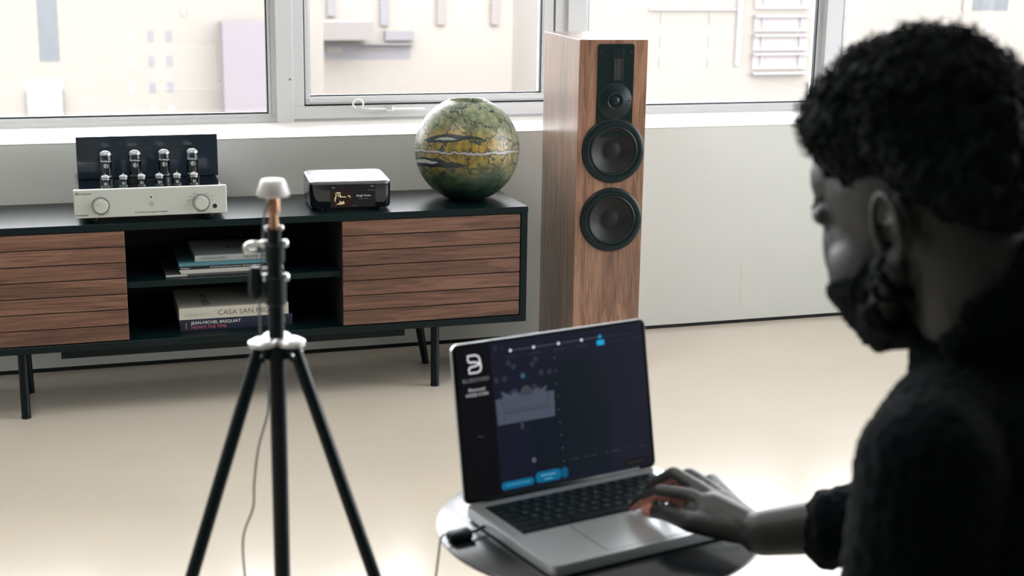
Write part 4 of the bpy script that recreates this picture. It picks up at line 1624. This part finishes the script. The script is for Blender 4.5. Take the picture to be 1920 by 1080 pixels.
def limb(bm, pts, rs, sub=2, n=20):
    """closed overlapping tapered segments with a ball at every joint"""
    for p, r in zip(pts, rs):
        ico(bm, Vector(p), r, sub)
    for (p, q, r0, r1) in zip(pts, pts[1:], rs, rs[1:]):
        cyl(bm, p, q, r0, r1, n)


def fuse(name, bm, voxel, smooth_it, parent=None, mat=None):
    me = bpy.data.meshes.new(name)
    bm.to_mesh(me)
    bm.free()
    o = bpy.data.objects.new(name, me)
    C.objects.link(o)
    r = o.modifiers.new('r', 'REMESH')
    r.mode = 'VOXEL'
    r.voxel_size = voxel
    if smooth_it:
        q = o.modifiers.new('s', 'SMOOTH')
        q.factor = 0.5
        q.iterations = smooth_it
    bpy.context.view_layer.update()
    me2 = bpy.data.meshes.new_from_object(o.evaluated_get(bpy.context.evaluated_depsgraph_get()))
    o.modifiers.clear()
    o.data = me2
    bpy.data.meshes.remove(me)
    me2.materials.clear()
    for mm in (mat if isinstance(mat, (list, tuple)) else [mat]):
        me2.materials.append(mm)
    for f in me2.polygons:
        f.use_smooth = True
    if parent:
        o.parent = parent
    return o


def rough_up(me, amp, scale, amp2=0, scale2=1):
    me.update()
    ns = [v.normal.copy() for v in me.vertices]
    for v, n_ in zip(me.vertices, ns):
        d = amp * noise.noise(v.co * scale)
        if amp2:
            d += amp2 * noise.noise(v.co * scale2 + Vector((9, 3, 5)))
        v.co = v.co + n_ * d


def skin_mat(name, a, b_, rough):
    mt, nt, p = newmat(name)
    tc = N(nt, 'ShaderNodeTexCoord')
    nz = N(nt, 'ShaderNodeTexNoise')
    nz.inputs['Scale'].default_value = 22
    nz.inputs['Detail'].default_value = 6
    nt.links.new(tc.outputs['Object'], nz.inputs[0])
    nt.links.new(mixc(nt, nz.outputs['Fac'], a, b_), p.inputs['Base Color'])
    p.inputs['Roughness'].default_value = rough
    p.inputs['Specular IOR Level'].default_value = 0.35
    n2 = N(nt, 'ShaderNodeTexNoise')
    n2.inputs['Scale'].default_value = 260
    nt.links.new(tc.outputs['Object'], n2.inputs[0])
    bp = N(nt, 'ShaderNodeBump')
    bp.inputs['Strength'].default_value = 0.25
    bp.inputs['Distance'].default_value = 0.0006
    nt.links.new(n2.outputs['Fac'], bp.inputs['Height'])
    nt.links.new(bp.outputs[0], p.inputs['Normal'])
    return mt


M['skin'] = skin_mat('dark_brown_skin', (0.010, 0.0125, 0.0125, 1), (0.020, 0.0200, 0.0192, 1), 0.5)
M['palm'] = skin_mat('light_palm_skin', (0.34, 0.12, 0.085, 1), (0.42, 0.18, 0.13, 1), 0.5)
M['nail'] = simple('fingernail_pink', (0.34, 0.19, 0.16, 1), 0.3)
M['hair'] = simple('black_curly_hair', (0.0015, 0.0035, 0.0043, 1), 0.75, bump=0.6, bscale=260, var=0.5, spec=0.08)
M['fleece'] = simple('black_fleece', (0.0013, 0.0030, 0.0040, 1), 0.95, bump=0.8, bscale=420, var=0.5, spec=0.05, sheen=0.02)
M['denim'] = simple('dark_trousers', (0.010, 0.013, 0.018, 1), 0.9)

per = empty('person', (0.90, 0.88, 0.0))
tag(per, 'man in a black fleece seated low, looking down, right hand on the laptop', 'person')
pin = -Vector(per.location)

# frames
HV = Vector((-0.270, 0.963, 0)).normalized()
HLf = Vector((-HV.y, HV.x, 0))
ph = R(22)
hF = HV * math.cos(ph) + Vector((0, 0, -math.sin(ph)))
hL = HLf
hU = hF.cross(hL)
HC = Vector((0.7375, 1.1056, 1.0205))


def H(f, l, u):
    return HC + hF * f + hL * l + hU * u


BF = Vector((-0.45, 0.893, 0)).normalized()      # torso facing
BL = Vector((-BF.y, BF.x, 0))
N0 = Vector((0.800, 1.045, 0.880))
LS, RS = Vector((0.672, 0.957, 0.815)), Vector((0.930, 1.125, 0.795))
LE, LW = Vector((0.640, 0.905, 0.560)), Vector((0.700, 1.080, 0.440))
RE, RW = Vector((1.030, 1.360, 0.580)), Vector((0.804, 1.482, 0.525))
HIP = Vector((0.955, 0.800, 0.43))
LH, RH = HIP + BL * .09, HIP - BL * .09
LK, RK = HIP + BF * .44 + BL * .13 + Vector((0, 0, -.01)), HIP + BF * .40 - BL * .20 + Vector((0, 0, -.01))
LA_, RA_ = LK + BF * .02 + Vector((0, 0, -.345)), RK - BF * .02 + BL * -.03 + Vector((0, 0, -.345))

bm = bmesh.new()
hax = (hF, hL, hU)
ellip(bm, H(-.006, 0, .008), hax, (.098, .076, .090))
ellip(bm, H(-.030, 0, -.005), hax, (.074, .072, .078))
ellip(bm, H(.034, 0, -.038), hax, (.063, .064, .074))
ellip(bm, H(.046, 0, .026), hax, (.057, .062, .050))
ellip(bm, H(.040, 0, -.090), hax, (.050, .048, .044))
ellip(bm, H(.060, 0, -.112), hax, (.026, .026, .020))
for s_ in (1, -1):
    limb(bm, [H(-.008, .060 * s_, -.068), H(.020, .054 * s_, -.098), H(.060, .022 * s_, -.118)], [.016, .016, .014])
    ellip(bm, H(.040, .042 * s_, -.062), hax, (.042, .028, .042))
    ellip(bm, H(.058, .030 * s_, -.044), hax, (.038, .024, .054))
    ellip(bm, H(.050, .028 * s_, -.085), hax, (.034, .026, .034))
    limb(bm, [H(.090, .012 * s_, .000), H(.086, .034 * s_, .002), H(.070, .052 * s_, -.004)], [.011, .011, .010])
    ico(bm, H(.104, .013 * s_, -.056), .0085, 2)
    # ear: rim, inner fold, lobe and a thin plate
    ec = Vector((-.035, .0770, -.036))
    pts = []
    for i in range(11):
        t = R(-60 + 27.5 * i)
        pts.append(H(ec.x - .0165 * math.cos(t) * 1.0, (ec.y + .008 + .006 * max(0, math.cos(t))) * s_, ec.z + .031 * math.sin(t)))
    limb(bm, pts, [.0042] * 11, 1, 8)
    limb(bm, [H(ec.x + .000, (ec.y + .004) * s_, ec.z + .016), H(ec.x - .007, (ec.y + .009) * s_, ec.z + .004), H(ec.x - .003, (ec.y + .006) * s_, ec.z - .014)], [.0035, .0040, .0035], 1, 8)
    limb(bm, [H(ec.x + .010, (ec.y + .001) * s_, ec.z - .020), H(ec.x + .003, (ec.y + .004) * s_, ec.z - .028)], [.0055, .0060], 1, 8)
    limb(bm, [H(ec.x + .013, (ec.y - .001) * s_, ec.z + .004), H(ec.x + .013, (ec.y + .001) * s_, ec.z - .006)], [.0045, .0048], 1, 8)
    ellip(bm, H(ec.x - .004, (ec.y - .002) * s_, ec.z), (hF, hL, hU), (.0145, .0060, .026), 2)
limb(bm, [H(.086, 0, .002), H(.100, 0, -.030), H(.108, 0, -.050)], [.009, .010, .012])
limb(bm, [H(.082, -.018, -.080), H(.091, 0, -.077), H(.082, .018, -.080)], [.006, .0085, .006])
limb(bm, [H(.078, -.016, -.092), H(.086, 0, -.092), H(.078, .016, -.092)], [.006, .0085, .006])
# neck, trunk, limbs
limb(bm, [H(-.035, 0, -.035), H(-.040, 0, -.085), N0 + Vector((0, 0, -.01))], [.062, .056, .066], 3, 28)
SP1 = N0.lerp(HIP, .30) + BF * .02
SP2 = N0.lerp(HIP, .65) - BF * .02
ellip(bm, SP1, (BF, BL, Vector((0, 0, 1))), (.095, .150, .15))
ellip(bm, SP2, (BF, BL, Vector((0, 0, 1))), (.090, .135, .14))
ellip(bm, HIP, (BF, BL, Vector((0, 0, 1))), (.105, .155, .10))
limb(bm, [N0 + Vector((0, 0, -.035)), LS + Vector((0, 0, .0)) - BL * .01], [.052, .052])
limb(bm, [N0 + Vector((0, 0, -.035)), RS - BL * -.01], [.052, .052])
limb(bm, [LS, LS.lerp(LE, .4), LE, LE.lerp(LW, .3), LW], [.050, .043, .036, .038, .026])
limb(bm, [RS, RS.lerp(RE, .4), RE, RE.lerp(RW, .3), RE.lerp(RW, .75), RW], [.050, .043, .040, .042, .0325, .0280])
for h_, k_, a_ in ((LH, LK, LA_), (RH, RK, RA_)):
    limb(bm, [h_, h_.lerp(k_, .5), k_, k_.lerp(a_, .35), a_], [.085, .072, .054, .052, .036])
    limb(bm, [a_ + Vector((0, 0, -.035)), a_ + BF * .12 + Vector((0, 0, -.048))], [.034, .026])


def hand(bm, W_, fingers, thumb, rads, palm_pts):
    tips = []
    for (j, r) in zip(fingers, rads):
        limb(bm, j, r, 2, 14)
        limb(bm, [W_.lerp(j[0], .12), j[0]], [.0135, r[0] * 1.0], 2, 14)
        tips.append(j[-1])
    limb(bm, thumb, [.0165, .0135, .0108, .0098], 2, 14)
    for a_, b2, r in palm_pts:
        limb(bm, [a_, b2], [r, r], 2, 14)
    return tips


V = lambda *a: Vector(a)
RWr = RW
fi = [[V(.7486, 1.5734, .5440), V(.7185, 1.5995, .5440), V(.7066, 1.6227, .5270), V(.7000, 1.6400, .5100)],
      [V(.7650, 1.5870, .5480), V(.7500, 1.6250, .5560), V(.7300, 1.6440, .5360), V(.7215, 1.6540, .5120)],
      [V(.7835, 1.5940, .5460), V(.7730, 1.6260, .5520), V(.7550, 1.6480, .5330), V(.7470, 1.6580, .5115)],
      [V(.8020, 1.5950, .5400), V(.8050, 1.6240, .5425), V(.7900, 1.6440, .5260), V(.7820, 1.6540, .5110)]]
fr_ = [[.0115, .0098, .0085, .0070], [.0118, .0100, .0086, .0072], [.0112, .0096, .0082, .0070], [.0102, .0086, .0075, .0063]]
th = [V(.7830, 1.5000, .5230), V(.7335, 1.5330, .5270), V(.7190, 1.5780, .5240), V(.7105, 1.6130, .5135)]
pp = [(RW, V(.7700, 1.5500, .535), .0215), (RW, V(.7900, 1.5620, .533), .0195), (V(.7520, 1.5720, .536), V(.7400, 1.5980, .529), .0085), (V(.7500, 1.5620, .532), V(.7340, 1.5420, .527), .0110), (V(.7900, 1.4960, .522), V(.7560, 1.5450, .532), .0155), (V(.7830, 1.5000, .523), V(.7480, 1.5350, .527), .0150)]
hand(bm, RW, fi, th, fr_, pp)
# left hand resting on the thigh
d_ = (LW - LE).normalized()
a_ = Vector((d_.y, -d_.x, 0)).normalized()
lf = []
for i, (o_, l_) in enumerate(((.026, .9), (.009, 1.0), (-.009, .94), (-.026, .76))):
    b0 = LW + d_ * .085 + a_ * o_ + V(0, 0, -.008)
    lf.append([b0, b0 + d_ * .040 * l_ + V(0, 0, .004), b0 + d_ * .064 * l_ + V(0, 0, -.006), b0 + d_ * .080 * l_ + V(0, 0, -.022)])
lt_ = [LW + d_ * .022 + a_ * .020, LW + d_ * .050 + a_ * .040, LW + d_ * .080 + a_ * .050, LW + d_ * .102 + a_ * .050]
hand(bm, LW, lf, lt_, fr_, [(LW, LW + d_ * .07 + a_ * .010, .0185), (LW, LW + d_ * .07 - a_ * .010, .018)])
bmesh.ops.translate(bm, verts=bm.verts[:], vec=pin)
body = fuse('body', bm, 0.0026, 5, per, [M['skin'], M['palm']])
me = body.data
thp, itp = th[-1] + pin, fi[0]
ctr = [x + pin for f in fi for x in f]
for f in me.polygons:
    c = f.center
    d1 = (c - thp).length
    if d1 < .018 and (f.normal.dot(-RT) > .05 or f.normal.z < -.2):
        f.material_index = 1
    elif c.z < .60 and f.normal.z < -.15 and min((c - x).length for x in ctr) < .024:
        f.material_index = 1

# nails
for j, r in list(zip(fi, fr_)):
    dd = (j[-1] - j[-2]).normalized()
    up_ = (V(0, 0, 1) - dd * dd.z).normalized()
    sd = dd.cross(up_)
    b = bmesh.new()
    ellip(b, j[-1] + up_ * (r[-1] * .72) - dd * .001 + pin, (dd, sd, up_), (.0060, .0048, .0022), 2)
    obj('fingernail', b, M['nail'], per, True)
dd = (th[-1] - th[-2]).normalized()
up_ = (-RT + V(0, 0, .7)).normalized()
up_ = (up_ - dd * dd.dot(up_)).normalized()
b = bmesh.new()
ellip(b, th[-1] + up_ * .0072 + pin, (dd, dd.cross(up_), up_), (.0075, .0062, .0025), 2)
obj('thumbnail', b, M['nail'], per, True)

# eyes
for s_ in (1, -1):
    b = bmesh.new()
    ico(b, H(.0770, .030 * s_, -.014) + pin, .0115, 3)
    eb = obj('eye', b, simple('eye_white', (0.10, 0.095, 0.09, 1), .3) if s_ == 1 else bpy.data.materials['eye_white'], per, True)
    b = bmesh.new()
    ico(b, H(.0812, .030 * s_, -.017) + pin, .0080, 2)
    obj('iris', b, M['hair'], eb, True)


# hair: thick curls over a short faded back and sides
def hairline(f):
    if f > .02:
        return .018 + (f - .02) / .07 * .040
    if f > -.025:
        return .012
    return .012 - (-.025 - f) / .065 * .085


bm = bmesh.new()
random.seed(11)
NP = 2300
for i in range(NP):
    z = 1 - 2 * (i + .5) / NP
    t = i * 2.399963
    r_ = math.sqrt(1 - z * z)
    dx, dy = r_ * math.cos(t), r_ * math.sin(t)
    p = Vector((dx * .098 - .008, dy * .077, z * .094 + .010))
    hl = hairline(p.x)
    if p.z < hl:
        continue
    k = max(0, min(1, (p.z - hl - .004) / .040))
    k = k * k * (3 - 2 * k)
    front = max(0, min(1, (p.x - .03) / .05))
    k = max(k, front * min(1, (p.z - hl) / .018) * .5)
    th_ = .003 + .029 * k
    nv = Vector((dx / .098, dy / .077, z / .094)).normalized()
    jit = noise.noise(p * 26) * .010 * k
    rr = (.0035 if k < .12 else random.uniform(.0062, .0105))
    for q in ((.15, .5, .95) if k > .3 else (.5, 1.0)):
        pp_ = p + nv * (max(0, th_ * q - rr * .6) + jit) + Vector((random.uniform(-1, 1), random.uniform(-1, 1), random.uniform(-1, 1))) * .003 * k
        ico(bm, H(*pp_) + pin, rr, 1)
hair = fuse('hair', bm, 0.0026, 1, per, M['hair'])
rough_up(hair.data, .0035, 150, .003, 60)
# loose curls standing off the outline
bm = bmesh.new()
hv = hair.data.vertices
hu_ = hU
cnt = 0
for i in random.sample(range(len(hv)), 9000):
    v = hv[i]
    rel = v.co - pin - HC
    if rel.dot(hU) < .05 or v.normal.dot(rel) < 0:
        continue
    cnt += 1
    if cnt > 1500:
        break
    a_ = v.normal.orthogonal().normalized()
    b2 = v.normal.cross(a_)
    r0 = random.uniform(.0022, .0042)
    ht_ = random.uniform(.004, .010)
    t0 = random.uniform(0, 6.28)
    tube(bm, [v.co + v.normal * (ht_ * q / 7) + (a_ * math.cos(t0 + q * 1.1) + b2 * math.sin(t0 + q * 1.1)) * r0 for q in range(8)], .0006, 3, False)
tag(obj('curls', bm, M['hair'], per, True), kind='stuff')

# beard and eyebrows grown from the skin itself
bb = bmesh.new()
be = {1: bmesh.new(), -1: bmesh.new()}
k1 = 0
for v in me.vertices:
    q = v.co - pin - HC
    f, l, u = q.dot(hF), q.dot(hL), q.dot(hU)
    if abs(l) > .09 or u > .03 or u < -.15 or f < -.02 or f > .13:
        continue
    top = -.060 - .2 * max(0, f - .02) if f < .07 else -.070
    if f < .022:
        top = -.028 - (f + .01) * .9
    under = u > -.150 and (f > .012 or u > -.095)
    lips = f > .085 and abs(l) < .020 and -.098 < u < -.074
    if u < top and under and not lips and f > -.012:
        k1 += 1
        if k1 % 7 == 0:
            ico(bb, v.co + v.normal * (.001 if f < .02 else .0022), .0042 if f < .02 else .0056, 1)
    if f > .06 and .004 < u < .016 and .010 < abs(l) < .058 and k1 % 1 == 0 and random.random() < .25:
        ico(be[1 if l > 0 else -1], v.co + v.normal * .0002, .0019, 1)
bd = fuse('beard', bb, 0.0028, 4, per, M['hair'])
rough_up(bd.data, .002, 220)
for e_ in be.values():
    fuse('eyebrow', e_, 0.0016, 0, per, M['hair'])

# fleece
bm = bmesh.new()
ellip(bm, SP1, (BF, BL, V(0, 0, 1)), (.125, .175, .17))
ellip(bm, SP2, (BF, BL, V(0, 0, 1)), (.120, .165, .17))
ellip(bm, HIP + V(0, 0, .03), (BF, BL, V(0, 0, 1)), (.128, .175, .12))
limb(bm, [N0 + V(0, 0, -.045), LS], [.070, .064], 3, 24)
limb(bm, [N0 + V(0, 0, -.045), RS], [.070, .064], 3, 24)
limb(bm, [LS, LS.lerp(LE, .45), LE, LE.lerp(LW, .75)], [.066, .062, .056, .050], 3, 24)
limb(bm, [RS, RS.lerp(RE, .45), RE, RE.lerp(RW, .3), RE.lerp(RW, .64)], [.066, .062, .060, .060, .050], 3, 24)
# cuff rolls
rd = (RW - RE).normalized()
c0 = RE.lerp(RW, .70)
u1 = rd.orthogonal().normalized()
u2 = rd.cross(u1)
limb(bm, [c0 + (u1 * math.cos(t) + u2 * math.sin(t)) * .037 for t in [2 * PI * i / 16 for i in range(17)]], [.014] * 17, 1, 10)
# collar ring leaning forward with the neck
nd_ = (H(-.040, 0, -.085) - N0).normalized()
u1 = nd_.orthogonal().normalized()
u2 = nd_.cross(u1)
for hh, rr, tt in ((.005, .066, .020), (.028, .064, .015), (.045, .063, .011)):
    cc = N0 + nd_ * hh
    limb(bm, [cc + (u1 * math.cos(t) + u2 * math.sin(t)) * rr for t in [2 * PI * i / 20 for i in range(21)]], [tt] * 21, 1, 10)
for hh, rr, tt in ((.055, .068, .016), (.080, .066, .014), (.102, .062, .012)):
    arc = []
    for i in range(41):
        t = 2 * PI * i / 40
        dv = u1 * math.cos(t) + u2 * math.sin(t)
        bk = dv.dot(-BF)
        lim = (-.25, .05, .35)[(.055, .080, .102).index(hh)]
        if bk > lim:
            arc.append((math.atan2(dv.dot(BL), bk), N0 + nd_ * (hh - .02 * (1 - bk)) + dv * rr))
    arc.sort(key=lambda q: q[0])
    arc = [q[1] for q in arc]
    limb(bm, arc, [tt] * len(arc), 1, 10)
bmesh.ops.translate(bm, verts=bm.verts[:], vec=pin)
fl = fuse('fleece_jumper', bm, 0.0045, 8, per, M['fleece'])
rough_up(fl.data, .0030, 120, .010, 11)
bm = bmesh.new()
ellip(bm, HIP + V(0, 0, -.01), (BF, BL, V(0, 0, 1)), (.118, .168, .105))
for h_, k_, a_ in ((LH, LK, LA_), (RH, RK, RA_)):
    limb(bm, [h_, h_.lerp(k_, .5), k_, k_.lerp(a_, .35), a_ + V(0, 0, .03)], [.094, .082, .066, .062, .058], 3, 24)
bmesh.ops.translate(bm, verts=bm.verts[:], vec=pin)
tr_ = fuse('trousers', bm, 0.007, 6, per, M['denim'])
for a_ in (LA_, RA_):
    bm = bmesh.new()
    limb(bm, [V(a_.x, a_.y, .045) - BF * .03, V(a_.x, a_.y, .050) + BF * .05, V(a_.x, a_.y, .036) + BF * .155], [.044, .044, .034], 3, 20)
    bmesh.ops.translate(bm, verts=bm.verts[:], vec=pin)
    fuse('shoe', bm, 0.005, 4, per, M['matteblack'])
# what he sits on
pf_ = empty('pouffe', (HIP.x, HIP.y, 0))
tag(pf_, 'low round black pouffe under the seated man', 'pouffe')
bm = bmesh.new()
lathe(bm, [(0, .03), (.14, .03), (.15, .05), (.155, .17), (.15, .27), (.135, .30), (0, .305)], 40)
obj('cushion', bm, M['denim'], pf_, True)
bm = bmesh.new()
lathe(bm, [(0, 0), (.13, 0), (.13, .03), (0, .03)], 40)
obj('base', bm, M['matteblack'], pf_)
